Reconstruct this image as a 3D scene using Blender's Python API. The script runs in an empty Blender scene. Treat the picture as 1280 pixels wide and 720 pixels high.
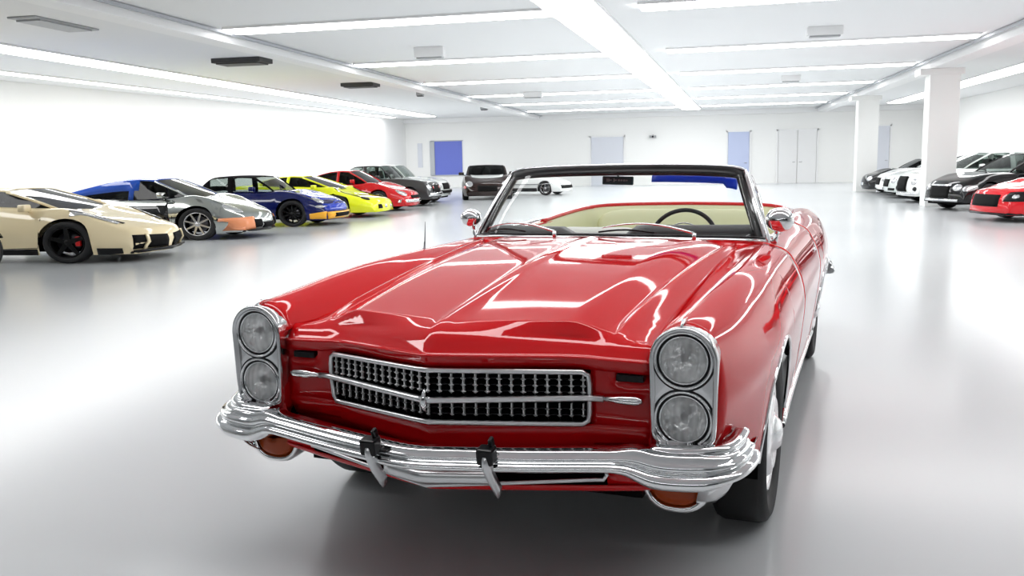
import bpy, bmesh, math, random
from mathutils import Vector, Matrix
from mathutils.bvhtree import BVHTree
random.seed(7)
PI = math.pi
sc = bpy.context.scene
COL = sc.collection

# ------------------------------------------------------------------ materials
def principled(name, base, rough=.5, metal=0., coat=0., coat_rough=.03, spec=.5, emis=None, estr=0., trans=0., ior=1.45):
    m = bpy.data.materials.new(name); m.use_nodes = True
    b = m.node_tree.nodes['Principled BSDF']
    b.inputs['Base Color'].default_value = (*base, 1)
    b.inputs['Roughness'].default_value = rough
    b.inputs['Metallic'].default_value = metal
    b.inputs['Coat Weight'].default_value = coat
    b.inputs['Coat Roughness'].default_value = coat_rough
    b.inputs['Specular IOR Level'].default_value = spec
    b.inputs['Transmission Weight'].default_value = trans
    b.inputs['IOR'].default_value = ior
    if emis:
        b.inputs['Emission Color'].default_value = (*emis, 1)
        b.inputs['Emission Strength'].default_value = estr
    return m
def add_noise_rough(m, scale, lo, hi):
    nt = m.node_tree; b = nt.nodes['Principled BSDF']
    tc = nt.nodes.new('ShaderNodeTexCoord'); n = nt.nodes.new('ShaderNodeTexNoise'); n.inputs['Scale'].default_value = scale
    n.inputs['Detail'].default_value = 5
    r = nt.nodes.new('ShaderNodeMapRange'); r.inputs['From Min'].default_value = .35; r.inputs['From Max'].default_value = .65
    r.inputs['To Min'].default_value = lo; r.inputs['To Max'].default_value = hi
    nt.links.new(tc.outputs['Object'], n.inputs['Vector']); nt.links.new(n.outputs['Fac'], r.inputs['Value'])
    nt.links.new(r.outputs['Result'], b.inputs['Roughness'])
def add_bump(m, scale, strength, dist=.002):
    nt = m.node_tree; b = nt.nodes['Principled BSDF']
    tc = nt.nodes.new('ShaderNodeTexCoord'); n = nt.nodes.new('ShaderNodeTexNoise'); n.inputs['Scale'].default_value = scale
    bp = nt.nodes.new('ShaderNodeBump'); bp.inputs['Strength'].default_value = strength; bp.inputs['Distance'].default_value = dist
    nt.links.new(tc.outputs['Object'], n.inputs['Vector']); nt.links.new(n.outputs['Fac'], bp.inputs['Height'])
    nt.links.new(bp.outputs['Normal'], b.inputs['Normal'])
def thin_glass(name, tint, fres=1.45):
    m = bpy.data.materials.new(name); m.use_nodes = True; nt = m.node_tree
    for n in list(nt.nodes): nt.nodes.remove(n)
    o = nt.nodes.new('ShaderNodeOutputMaterial'); mx = nt.nodes.new('ShaderNodeMixShader')
    t = nt.nodes.new('ShaderNodeBsdfTransparent'); t.inputs['Color'].default_value = (*tint, 1)
    g = nt.nodes.new('ShaderNodeBsdfGlossy'); g.inputs['Roughness'].default_value = .02
    lw = nt.nodes.new('ShaderNodeLayerWeight'); lw.inputs['Blend'].default_value = .5      # Schlick reflectance, the same from both sides
    pw = nt.nodes.new('ShaderNodeMath'); pw.operation = 'POWER'; pw.inputs[1].default_value = 5
    ma = nt.nodes.new('ShaderNodeMath'); ma.operation = 'MULTIPLY_ADD'; f0 = ((fres - 1) / (fres + 1)) ** 2; ma.inputs[1].default_value = 1 - f0; ma.inputs[2].default_value = f0
    nt.links.new(lw.outputs['Facing'], pw.inputs[0]); nt.links.new(pw.outputs[0], ma.inputs[0]); nt.links.new(ma.outputs[0], mx.inputs['Fac']); nt.links.new(t.outputs['BSDF'], mx.inputs[1])
    nt.links.new(g.outputs['BSDF'], mx.inputs[2]); nt.links.new(mx.outputs['Shader'], o.inputs['Surface'])
    return m
M = {}
M['red'] = principled('red_paint', (.60, .005, .008), .6, 0., 1., .04, spec=.0)
M['chrome'] = principled('chrome', (.86, .87, .88), .05, 1.)
M['satin'] = principled('satin_metal', (.70, .71, .72), .28, 1.)
M['bezel'] = principled('bezel_chrome', (.62, .63, .64), .16, 1.)
M['studs'] = principled('bright_studs', (.95, .95, .95), .4, .5)
M['darkmetal'] = principled('dark_metal', (.10, .10, .11), .3, 1.)
M['black'] = principled('black_trim', (.004, .004, .005), .3, spec=.35)
M['void'] = principled('dark_underbody', (.004, .004, .004), .9, spec=.1)
M['tyre'] = principled('tyre_rubber', (.012, .012, .013), .65); add_bump(M['tyre'], 90, .3)
M['amber'] = principled('amber_lens', (.34, .045, .003), .3, 0., .5, spec=.1)
M['redlens'] = principled('red_lens', (.5, .01, .01), .12, 0., 1.)
M['cream_int'] = principled('cream_vinyl', (.74, .76, .50), .5); add_bump(M['cream_int'], 60, .15)
M['white_int'] = principled('white_vinyl', (.82, .84, .80), .45)
M['dash'] = principled('black_dash', (.008, .008, .009), .5)
M['glass'] = thin_glass('windscreen_glass', (.97, .985, .975))
M['lamp_glass'] = thin_glass('headlamp_glass', (.99, .99, .99), 1.5)
ln = M['lamp_glass'].node_tree; df = ln.nodes.new('ShaderNodeBsdfDiffuse'); df.inputs['Color'].default_value = (.95, .96, .96, 1)
mx2 = ln.nodes.new('ShaderNodeMixShader'); wv = ln.nodes.new('ShaderNodeTexWave'); wv.inputs['Scale'].default_value = 14; wv.inputs['Distortion'].default_value = 1.5; wv.bands_direction = 'X'
tcl = ln.nodes.new('ShaderNodeTexCoord'); mrl = ln.nodes.new('ShaderNodeMapRange'); mrl.inputs['To Min'].default_value = .26; mrl.inputs['To Max'].default_value = .36
outl = [n for n in ln.nodes if n.type == 'OUTPUT_MATERIAL'][0]; src = outl.inputs[0].links[0].from_socket
ln.links.new(tcl.outputs['Object'], wv.inputs['Vector']); ln.links.new(wv.outputs['Fac'], mrl.inputs['Value']); ln.links.new(mrl.outputs['Result'], mx2.inputs['Fac'])
ln.links.new(src, mx2.inputs[1]); ln.links.new(df.outputs[0], mx2.inputs[2]); ln.links.new(mx2.outputs[0], outl.inputs[0])
M['reflector'] = principled('lamp_reflector', (.99, 1., 1.), .2, .85); add_bump(M['reflector'], 44, .9, .007)
M['visor_blue'] = principled('blue_visor', (.03, .22, .95), .3, 0, .5)
vn = M['visor_blue'].node_tree; tr = vn.nodes.new('ShaderNodeBsdfTranslucent'); tr.inputs['Color'].default_value = (.03, .20, .95, 1)
mxv = vn.nodes.new('ShaderNodeMixShader'); mxv.inputs['Fac'].default_value = .6
vn.links.new(vn.nodes['Principled BSDF'].outputs[0], mxv.inputs[1]); vn.links.new(tr.outputs[0], mxv.inputs[2]); vn.links.new(mxv.outputs[0], vn.nodes['Material Output'].inputs[0])
M['mirror_teal'] = principled('dark_teal_mirror', (.015, .075, .09), .5, spec=.15)
M['pale_mark'] = principled('pale_marks', (.22, .33, .36), .5)
M['white_wall'] = principled('white_wall_paint', (.88, .88, .865), .75, spec=.2); add_bump(M['white_wall'], 3, .05, .01)
M['ceil'] = principled('white_ceiling', (.80, .805, .81), .8, spec=.2)
M['beam'] = principled('white_beam', (.86, .86, .86), .6)
M['door_pale'] = principled('pale_grey_door', (.66, .68, .74), .5)
M['door_white'] = principled('white_door', (.80, .80, .80), .5)
M['door_bluegrey'] = principled('blue_grey_door', (.50, .56, .76), .5)
M['panel_blue'] = principled('blue_panel', (.13, .17, .58), .5)
M['frame_grey'] = principled('grey_frame', (.45, .47, .50), .5)
M['lightbox'] = principled('light_diffuser', (1, 1, 1), .5, emis=(1, 1, 1), estr=6.2)
M['lightbox_fill'] = principled('fill_light_diffuser', (1, 1, 1), .5, emis=(1, 1, 1), estr=4.2)
M['housing'] = principled('light_housing', (.85, .85, .85), .5)
M['greyplastic'] = principled('grey_plastic', (.38, .39, .40), .5)
M['vent'] = principled('dark_vent', (.05, .05, .05), .6)
# epoxy floor: smooth grey resin with faint cloudy wear in the gloss
fm = principled('grey_epoxy_floor', (.56, .585, .60), .19, spec=.6)
nt = fm.node_tree; b = nt.nodes['Principled BSDF']
tc = nt.nodes.new('ShaderNodeTexCoord')
n1 = nt.nodes.new('ShaderNodeTexNoise'); n1.inputs['Scale'].default_value = .22; n1.inputs['Detail'].default_value = 1
cr = nt.nodes.new('ShaderNodeValToRGB')
cr.color_ramp.elements[0].position = .15; cr.color_ramp.elements[0].color = (.55, .575, .59, 1)
cr.color_ramp.elements[1].position = .85; cr.color_ramp.elements[1].color = (.59, .61, .62, 1)
nt.links.new(tc.outputs['Object'], n1.inputs['Vector']); nt.links.new(n1.outputs['Fac'], cr.inputs['Fac']); nt.links.new(cr.outputs['Color'], b.inputs['Base Color'])
M['floor'] = fm

# ------------------------------------------------------------------ helpers
def tag(o, label=None, cat=None, group=None, kind=None):
    if label: o['label'] = label
    if cat: o['category'] = cat
    if group: o['group'] = group
    if kind: o['kind'] = kind
    return o
def empty(name, loc=(0, 0, 0), rz=0):
    o = bpy.data.objects.new(name, None); COL.objects.link(o); o.location = loc; o.rotation_euler = (0, 0, rz)
    o.empty_display_size = .2
    return o
class MB:
    """collects shapes, then becomes ONE mesh object"""
    def __init__(s): s.v = []; s.f = []; s.sm = []; s.mi = []; s.cur = 0
    def add(s, vs, fs, smooth=True):
        k = len(s.v); s.v += [tuple(v) for v in vs]; s.f += [tuple(i + k for i in f) for f in fs]; s.sm += [smooth] * len(fs); s.mi += [s.cur] * len(fs); return s
    def grid(s, rows, close_u=False, close_v=False, smooth=True):
        n = len(rows); m = len(rows[0]); vs = [p for r in rows for p in r]; fs = []
        for i in range(n if close_v else n - 1):
            for j in range(m if close_u else m - 1):
                a = i * m + j; b_ = i * m + (j + 1) % m; i2 = (i + 1) % n
                fs.append((a, b_, i2 * m + (j + 1) % m, i2 * m + j))
        return s.add(vs, fs, smooth)
    def box(s, c, d, rz=0, rx=0, ry=0):
        R = Matrix.Rotation(rz, 3, 'Z') @ Matrix.Rotation(ry, 3, 'Y') @ Matrix.Rotation(rx, 3, 'X')
        vs = [Vector(c) + R @ Vector((sx * d[0] / 2, sy * d[1] / 2, sz * d[2] / 2)) for sx in (-1, 1) for sy in (-1, 1) for sz in (-1, 1)]
        return s.add(vs, [(0, 1, 3, 2), (4, 6, 7, 5), (0, 4, 5, 1), (2, 3, 7, 6), (0, 2, 6, 4), (1, 5, 7, 3)], False)
    def tube(s, path, r, n=10, closed=False, caps=True):
        P = [Vector(p) for p in path]; rows = []
        rr = r if isinstance(r, (list, tuple)) else [r] * len(P)
        up = Vector((0, 0, 1)); prev = None
        for i, p in enumerate(P):
            if closed: t = P[(i + 1) % len(P)] - P[i - 1]
            else: t = P[min(i + 1, len(P) - 1)] - P[max(i - 1, 0)]
            t.normalize()
            if prev is None:
                a = t.orthogonal() if abs(t.dot(up)) > .95 else t.cross(up)
            else: a = prev - t * prev.dot(t)
            a.normalize(); prev = a; b_ = t.cross(a)
            rows.append([p + (a * math.cos(2 * PI * k / n) + b_ * math.sin(2 * PI * k / n)) * rr[i] for k in range(n)])
        s.grid(rows, close_u=True, close_v=closed)
        if caps and not closed:
            s.add(rows[0], [tuple(range(n))[::-1]], False); s.add(rows[-1], [tuple(range(n))], False)
        return s
    def lathe(s, prof, c=(0, 0, 0), axis='X', n=40, sgn=1):
        """prof: list of (radius, offset along axis)"""
        c = Vector(c); rows = []
        for r, h in prof:
            row = []
            for k in range(n):
                a = 2 * PI * k / n; u, w = r * math.cos(a), r * math.sin(a)
                row.append(c + (Vector((h * sgn, u, w)) if axis == 'X' else Vector((u, h * sgn, w)) if axis == 'Y' else Vector((u, w, h * sgn))))
            rows.append(row)
        return s.grid(rows, close_u=True)
    def sweep(s, path, prof, closed=False, scale=None, cap=True):
        """horizontal path; profile (n, z): n along outward normal (right of travel), z up"""
        P = [Vector(p) for p in path]; rows = []
        for i, p in enumerate(P):
            t = (P[(i + 1) % len(P)] - P[i - 1]) if closed else (P[min(i + 1, len(P) - 1)] - P[max(i - 1, 0)])
            t.z = 0; t.normalize(); nrm = Vector((t.y, -t.x, 0))
            k = scale[i] if scale else (1, 1)
            rows.append([p + nrm * a * k[0] + Vector((0, 0, z * k[1])) for a, z in prof])
        s.grid(rows, close_u=True, close_v=closed)
        if cap and not closed:
            s.add(rows[0], [tuple(range(len(prof)))[::-1]], False); s.add(rows[-1], [tuple(range(len(prof)))], False)
        return s
    def build(s, name, mat, parent=None, solid=0, bevel=0, flip=None):
        me = bpy.data.meshes.new(name); me.from_pydata(s.v, [], s.f); me.update()
        bm = bmesh.new(); bm.from_mesh(me)
        for i, (f, sm) in enumerate(zip(bm.faces, s.sm)):
            f.smooth = sm
            if i < len(s.mi): f.material_index = s.mi[i]
        bmesh.ops.remove_doubles(bm, verts=bm.verts, dist=1e-5)
        bmesh.ops.recalc_face_normals(bm, faces=bm.faces)
        bm.to_mesh(me); bm.free()
        mats = mat if isinstance(mat, list) else [mat]
        for m in mats: me.materials.append(m)
        o = bpy.data.objects.new(name, me); COL.objects.link(o)
        if parent: o.parent = parent
        if solid:
            md = o.modifiers.new('solid', 'SOLIDIFY'); md.thickness = solid; md.offset = 0
        if bevel:
            md = o.modifiers.new('bevel', 'BEVEL'); md.width = bevel; md.segments = 2; md.limit_method = 'ANGLE'
        return o
def interp(knots, x):
    """monotone cubic through (x, y) or (x, (tuple)) knots"""
    if not isinstance(knots[0][1], (tuple, list)): return interp([(k, (v,)) for k, v in knots], x)[0]
    xs = [k[0] for k in knots]; dim = len(knots[0][1])
    if x <= xs[0]: return tuple(knots[0][1])
    if x >= xs[-1]: return tuple(knots[-1][1])
    i = max(j for j in range(len(xs)) if xs[j] <= x); i = min(i, len(xs) - 2)
    out = []
    for d in range(dim):
        Y = [k[1][d] for k in knots]
        dl = [(Y[j + 1] - Y[j]) / (xs[j + 1] - xs[j]) for j in range(len(xs) - 1)]
        def sl(j):
            if j == 0: return dl[0]
            if j == len(xs) - 1: return dl[-1]
            a, b_ = dl[j - 1], dl[j]
            return 0 if a * b_ <= 0 else 2 * a * b_ / (a + b_)
        hh = xs[i + 1] - xs[i]; t = (x - xs[i]) / hh; m0, m1 = sl(i) * hh, sl(i + 1) * hh
        out.append((2 * t**3 - 3 * t * t + 1) * Y[i] + (t**3 - 2 * t * t + t) * m0 + (-2 * t**3 + 3 * t * t) * Y[i + 1] + (t**3 - t * t) * m1)
    return tuple(out)
def crom(P, n):
    """catmull-rom through points, n samples per segment"""
    P = [Vector(p) for p in P]; out = []
    for i in range(len(P) - 1):
        p0 = P[i - 1] if i else P[0] * 2 - P[1]; p1 = P[i]; p2 = P[i + 1]; p3 = P[i + 2] if i + 2 < len(P) else P[-1] * 2 - P[-2]
        for k in range(n):
            t = k / n
            out.append(.5 * ((2 * p1) + (p2 - p0) * t + (2 * p0 - 5 * p1 + 4 * p2 - p3) * t * t + (3 * p1 - p0 - 3 * p2 + p3) * t**3))
    out.append(P[-1]); return out
def lin(a, b_, n): return [a + (b_ - a) * i / (n - 1) for i in range(n)]

# ------------------------------------------------------------------ wheels
def wheel(parent, x, y, r, w, side, style, rimm, spokem=None, rimr=.66, name='wheel', tyre_name='tyre', steer=0.):
    """wheel > tyre, rim ; side = +1 outer face towards +x"""
    ax = Vector((x, y, r))
    t = MB(); hw = w / 2; rr = r * rimr
    t.lathe([(rr, hw * .55), (rr + .015, hw * .86), (r * .90, hw), (r * .97, hw * .86), (r, hw * .62), (r, -hw * .62), (r * .97, -hw * .86), (r * .9, -hw), (rr + .015, -hw * .86), (rr, -hw * .55), (rr, hw * .55)], (0, 0, 0), 'X', 48, side)
    to = t.build(name, M['tyre'], parent)
    to.location = ax; to.rotation_euler = (0, 0, steer)
    g = MB()
    if style == 'cap':
        g.lathe([(rr + .004, -hw * .5), (rr + .006, hw * .62), (rr - .004, hw * .82), (rr - .02, hw * .74), (rr * .86, hw * .60), (rr * .78, hw * .66), (rr * .70, hw * .86), (rr * .58, hw * .98), (rr * .45, hw * .92), (rr * .36, hw * .92), (rr * .30, hw * 1.02), (rr * .2, hw * 1.22), (.0001, hw * 1.28)], (0, 0, 0), 'X', 48, side)
        for k in range(14):
            a = 2 * PI * k / 14
            g.box((side * hw * .5, math.cos(a) * rr * .74, math.sin(a) * rr * .74), (.02, .012, .05), rx=a - PI / 2)
        g.build('wheel_cover', rimm, to)
    else:
        g.lathe([(rr + .004, -hw * .6), (rr + .004, hw * .75), (rr - .006, hw * .85), (rr - .016, hw * .7), (rr - .02, -hw * .5)], (0, 0, 0), 'X', 40, side)
        g.build('rim', rimm, to)
        s = MB(); ns = {'five': 5, 'ten': 10, 'multi': 8}.get(style, 5)
        s.lathe([(.0001, hw * .7), (rr * .18, hw * .68), (rr * .22, hw * .5), (rr * .22, hw * .2), (.0001, hw * .2)], (0, 0, 0), 'X', 20, side)
        for k in range(ns):
            a = 2 * PI * k / ns + .3
            d = Vector((0, math.cos(a), math.sin(a))); e = Vector((0, -math.sin(a), math.cos(a)))
            wi, wo = rr * (.16 if ns == 5 else .09), rr * (.11 if ns == 5 else .06)
            ps = []
            for (rad, wd, hx) in ((rr * .12, wi, hw * .62), (rr * .97, wo, hw * .74)):
                for se in (-1, 1):
                    for xx in (hx, hx - .03): ps.append(d * rad + e * wd * se + Vector((side * xx, 0, 0)))
            s.add(ps, [(0, 1, 3, 2), (4, 6, 7, 5), (0, 4, 5, 1), (2, 3, 7, 6), (0, 2, 6, 4), (1, 5, 7, 3)], False)
        s.build('spokes', spokem or rimm, to)
        k = MB(); k.lathe([(.0001, hw * .1), (rr * .7, hw * .1), (rr * .7, -hw * .1), (.0001, -hw * .1)], (0, 0, 0), 'X', 30, side)
        k.build('brake_disc', M['darkmetal'], to)
    return to

# ================================================================== HERO CAR
CAR = empty('convertible_car', (-.611, 3.540, 0), math.radians(-10.05))
tag(CAR, 'red vintage convertible with stacked round headlights and chrome bumper in the foreground', 'car')
RED = M['red']; CH = M['chrome']
ARCH_R = .375; WR = .335; FY = 0.; RY = 2.94
# fender / side keypoints at stations: V inner edge, V1, C crest, S shoulder, W widest, L lower, B bottom
def st(y, *k): return (y, tuple(a for p in k for a in p))
SK = [st(-.875, (.645, .800), (.672, .858), (.735, .889), (.806, .850), (.836, .730), (.836, .620), (.822, .520)),
      st(-.80, (.640, .806), (.674, .870), (.738, .898), (.816, .856), (.856, .730), (.854, .600), (.838, .490)),
      st(-.60, (.628, .812), (.684, .884), (.748, .912), (.842, .866), (.897, .722), (.890, .56), (.870, .420)),
      st(-.34, (.625, .838), (.694, .903), (.765, .931), (.860, .880), (.928, .720), (.922, .55), (.900, .330)),
      st(0.0, (.630, .876), (.706, .926), (.780, .947), (.874, .892), (.945, .735), (.938, .55), (.915, .260)),
      st(.45, (.640, .920), (.715, .945), (.786, .952), (.880, .900), (.946, .740), (.938, .54), (.905, .230)),
      st(.95, (.665, .955), (.725, .958), (.792, .953), (.884, .902), (.948, .740), (.938, .53), (.895, .225)),
      st(1.55, (.735, .955), (.76, .966), (.800, .958), (.886, .903), (.950, .740), (.938, .53), (.893, .225)),
      st(2.20, (.745, .962), (.775, .974), (.812, .965), (.892, .908), (.955, .745), (.940, .53), (.893, .225)),
      st(2.90, (.740, .985), (.775, .992), (.818, .975), (.900, .905), (.962, .745), (.945, .54), (.90, .24)),
      st(3.50, (.700, .978), (.755, .984), (.812, .966), (.890, .890), (.945, .730), (.925, .54), (.89, .29)),
      st(4.00, (.640, .930), (.715, .940), (.780, .925), (.850, .850), (.895, .700), (.88, .54), (.85, .35)),
      st(4.24, (.600, .890), (.680, .895), (.745, .875), (.805, .800), (.835, .680), (.83, .54), (.80, .40))]
def side_section(y, n_low=14):
    k = interp(SK, y); P = [(k[2 * i], k[2 * i + 1], 0) for i in range(7)]
    c = crom(P, 6)
    top = c[:19]                       # V .. S
    lowc = c[18:]
    zb = P[6][1]
    for y0 in (FY, RY):
        if abs(y - y0) <= ARCH_R + 1e-6: zb = max(zb, WR + math.sqrt(max(0, ARCH_R**2 - (y - y0)**2)) * .98)
    zs = top[-1].y; out = [(p.x, p.y) for p in top]
    for i in range(1, n_low + 1):
        z = zs + (zb - zs) * i / n_low
        x = lowc[-1].x
        for a, b_ in zip(lowc, lowc[1:]):
            if a.y >= z >= b_.y:
                t = (a.y - z) / max(1e-9, a.y - b_.y); x = a.x + (b_.x - a.x) * t; break
        out.append((x, z))
    return out
def ycols(y0, y1, step=.06):
    ys = set(round(v, 5) for v in lin(y0, y1, max(2, int((y1 - y0) / step) + 1)))
    for c in (FY, RY):
        ys = {v for v in ys if not abs(v - c) < ARCH_R + .012 or v in (y0, y1)}
        for k in range(25):
            v = c - ARCH_R * math.cos(PI * k / 24)
            if y0 <= v <= y1: ys.add(round(v, 5))
        for v in (c - ARCH_R - .002, c + ARCH_R + .002):
            if y0 <= v <= y1: ys.add(round(v, 5))
    return sorted(ys)
for sx in (1, -1):
    for nm, a, b_ in (('front_fender', -.875, .948), ('door', .951, 2.197), ('rear_quarter_panel', 2.200, 4.24)):
        mb = MB(); rows = []
        if nm == 'front_fender':       # rolled front edge of the fender around the lamp pod
            r0 = side_section(-.875)
            rows.append([(sx * (.742 + (x - .742) * .90), -.872, .72 + (z - .72) * .92) for x, z in r0])
        for y in ycols(a, b_): rows.append([(sx * x, y, z) for x, z in side_section(y)])
        if nm == 'rear_quarter_panel':
            r0 = side_section(4.24)
            rows.append([(sx * x * .97, 4.27, .65 + (z - .65) * .94) for x, z in r0])
            rows.append([(sx * x * .5, 4.275, .65 + (z - .65) * .7) for x, z in r0])
        mb.grid(rows); mb.build(nm, RED, CAR, solid=.006)
        if nm == 'door':
            pass
    # chrome lip round each wheel arch, rocker moulding
    for c in (FY, RY):
        path = []
        for k in range(25):
            y = c - ARCH_R * math.cos(PI * k / 24); x, z = side_section(y)[-1]; path.append((sx * (x + .002), y, z))
        MB().tube(path, .0075, 8).build('wheel_arch_trim', CH, CAR)
    path = [(sx * (side_section(y)[-1][0] + .004), y, side_section(y)[-1][1] + .02) for y in lin(FY + ARCH_R + .02, RY - ARCH_R - .02, 12)]
    MB().tube(path, [.014] * 12, 8).build('rocker_trim', CH, CAR)
    # wheel wells
    for c in (FY, RY):
        w = MB(); rows = []
        for k in range(21):
            a = PI * k / 20; rows.append([(sx * xx, c - (ARCH_R + .012) * math.cos(a), WR - .05 + (ARCH_R + .012) * math.sin(a)) for xx in (.55, .70, .90)])
        w.grid(rows); w.add([(sx * .55, c, WR - .05)] + [r[0] for r in rows], [(0, i + 1, i + 2) for i in range(20)])
        w.build('wheel_well', M['void'], CAR)
    wheel(CAR, sx * .820, FY, WR, .20, sx, 'cap', CH, rimr=.66)
    wheel(CAR, sx * .805, RY, WR, .20, sx, 'cap', CH, rimr=.60)
    # door handle
    MB().box((sx * .925, 2.02, .83), (.03, .13, .018)).build('door_handle', CH, CAR, bevel=.006)

# hood ---------------------------------------------------------------
ZC = [(-.93, .874), (-.70, .905), (-.37, .946), (-.17, .967), (.10, .986), (.44, 1.0), (.75, 1.0), (.95, .99)]
ZH = [(-.80, .834), (-.66, .856), (-.30, .897), (.10, .930), (.45, .949), (.80, .962), (.95, .965)]
XH = [(-.86, .500), (-.30, .530), (.10, .558), (.60, .600), (.95, .640)]
def prow(s): return -1.045 + .185 * s ** 1.03
def rear_y(s): return .74 + .20 * s * s
def hood_row(t):
    """t in 0..1 along the top from lip to rear; returns row for x>=0"""
    row = []
    NC = 24
    for j in range(NC + 1):
        s = j / NC
        y0 = -.93 + .15 * s; y1 = rear_y(s * .8)
        y = y0 + (y1 - y0) * t
        xh = interp(XH, y); x = xh * s
        zc, zh = interp(ZC, y), interp(ZH, y)
        q = max(0, min(1, (s - .74) / .26)); q = q * q * (3 - 2 * q)
        z = zc - (zc - zh) * (.34 * s ** 1.2 + .66 * q) - .006 * math.exp(-((s - 1) / .05) ** 2) * min(1, t * 6) + .007 * math.exp(-(x / .018) ** 2) * (1 if t < .97 else 0)
        row.append((x, y, z))
    y = row[-1][1]; k = interp(SK, y); xv, zv = k[0], k[1]
    x0, z0 = row[-1][0], row[-1][2]
    st_ = .013 * min(1, t * 8)
    row.append((x0 + .004, y, z0 + st_ * .35)); row.append((x0 + .009, y, z0 + st_)); row.append((x0 + .016, y, z0 + st_ * 1.05))
    for s in (.45, .75, 1.):
        row.append((x0 + (xv + .004 - x0) * s, y, z0 + st_ * (1 - s) + (zv - .004 - z0) * (s ** 1.2)))
    return row
hd = MB(); rows = []
def lip_row(zc, zo, dyc, dyo):
    row = []
    for j in range(25):
        s = j / 24; x = .500 * s
        y = (prow(min(1, s * 1.08)) + dyc) * (1 - s**4) + (-.862 + dyo) * s**4 if s > 0 else prow(0) + dyc
        row.append((x, y, zc + (zo - zc) * s ** 1.2))
    x0, y0, z0 = row[-1]
    for s in (.03, .06, .11, .45, .75, 1.): row.append((x0 + (.645 - x0) * s, y0 + .012 * s, z0 - .006 * s))
    return row
rows += [lip_row(.757, .742, .004, .0), lip_row(.780, .762, -.002, .0), lip_row(.792, .771, -.008, -.003), lip_row(.796, .775, -.010, -.004), lip_row(.799, .778, -.008, -.002), lip_row(.801, .780, -.002, .002), lip_row(.805, .783, .004, .008), lip_row(.828, .797, .020, .018), lip_row(.852, .812, .042, .034), lip_row(.867, .823, .074, .052)]
for i in range(1, 5): pass
for t in [0, .015, .04, .08, .13, .19, .26, .34, .42, .5, .58, .66, .74, .82, .9, .96, 1.]: rows.append(hood_row(t))
last = rows[-1]
rows.append([(x, y + .012, z - .012) for x, y, z in last]); rows.append([(x, y + .02, z - .05) for x, y, z in last])
full = [[(-x, y, z) for x, y, z in r[:0:-1]] + r for r in rows]
hd.grid(full); hood = hd.build('hood', RED, CAR, solid=.004)

# cowl between hood and windscreen
WB = [(0, .80, .990), (.25, .81, .989), (.45, .845, .985), (.62, .92, .978), (.71, .99, .970), (.755, 1.06, .962)]
WT = [(0, 1.135, 1.332), (.25, 1.145, 1.330), (.42, 1.17, 1.325), (.53, 1.20, 1.318), (.59, 1.23, 1.310), (.622, 1.262, 1.296)]
def mirror_path(P): return [(-x, y, z) for x, y, z in P[:0:-1]] + list(P)
wb = [tuple(p) for p in crom(mirror_path(WB), 4)]; wt = [tuple(p) for p in crom(mirror_path(WT), 4)]
cw = MB(); rr_ = []
for x, y, z in wb: rr_.append([(x, y + .25, z - .03), (x, y + .06, z - .005), (x, y - .02, z - .004), (x * .92, y - .10 - .02 * abs(x), z - .03), (x * .9, y - .12 - .02 * abs(x), z - .08)])
cw.grid(rr_); cw.build('cowl', RED, CAR, solid=.004)
for sx in (1, -1):
    cv = MB(); rows = [[(sx * x, .745 + .16 * x * x + dy, .9935 - .02 * x) for x in lin(.08, .50, 12)] for dy in (-.02, .02)]
    cv.grid(rows); cv.build('cowl_vent', M['black'], CAR, solid=.004)

# front fascia corners (between grille and lamp pods) -------------------
for sx in (1, -1):
    f = MB(); rows = []
    for z in lin(.775, .50, 12):
        row = []
        for x in lin(.455, .648, 10):
            y = -.852 + .012 * (x - .455) / .19
            if .700 < z < .745 and .52 < x < .63: y += .045      # recessed slot
            if z < .56: y += (.56 - z) * .5
            row.append((sx * x, y, z))
        rows.append(row)
    f.grid(rows); f.build('front_panel', RED, CAR, solid=.004)
    MB().box((sx * .575, -.838, .722), (.085, .03, .022)).build('front_slot', M['black'], CAR, bevel=.004)
    # inner cheek between pod and fascia
    g = MB(); g.grid([[(sx * .648, -.89, z), (sx * .648, -.80, z)] for z in lin(.80, .53, 6)]); g.build('lamp_cheek', RED, CAR, solid=.004)
# lower front panel under grille, prow shaped, down behind bumper and below
lp = MB(); rows = []
for z, dy in ((.592, .0), (.575, -.002), (.55, .012), (.52, .04), (.48, .06), (.475, .08)):
    r = []
    for j in range(-16, 17):
        s = abs(j) / 16; x = j / 16 * .65
        ss = min(1, abs(x) / .455); y = prow(ss) + dy
        if abs(x) > .455: y = -.862 + dy + .02 * (abs(x) - .455) / .19
        r.append((x, y, z - .017 * ss))
    rows.append(r)
lp.grid(rows); lp.build('front_valance', RED, CAR, solid=.004)
# the outer red strip below pods
for sx in (1, -1):
    g = MB(); rows = []
    for z, dy, ins in ((.553, 0, 0), (.54, .0, .0), (.50, .02, .01), (.45, .045, .02)):
        rows.append([(sx * x, -.88 + dy + max(0, (x - .79)) * 1.2, z) for x in lin(.64, .835 - ins, 8)])
    g.grid(rows); g.build('lamp_valance', RED, CAR, solid=.004)

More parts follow.
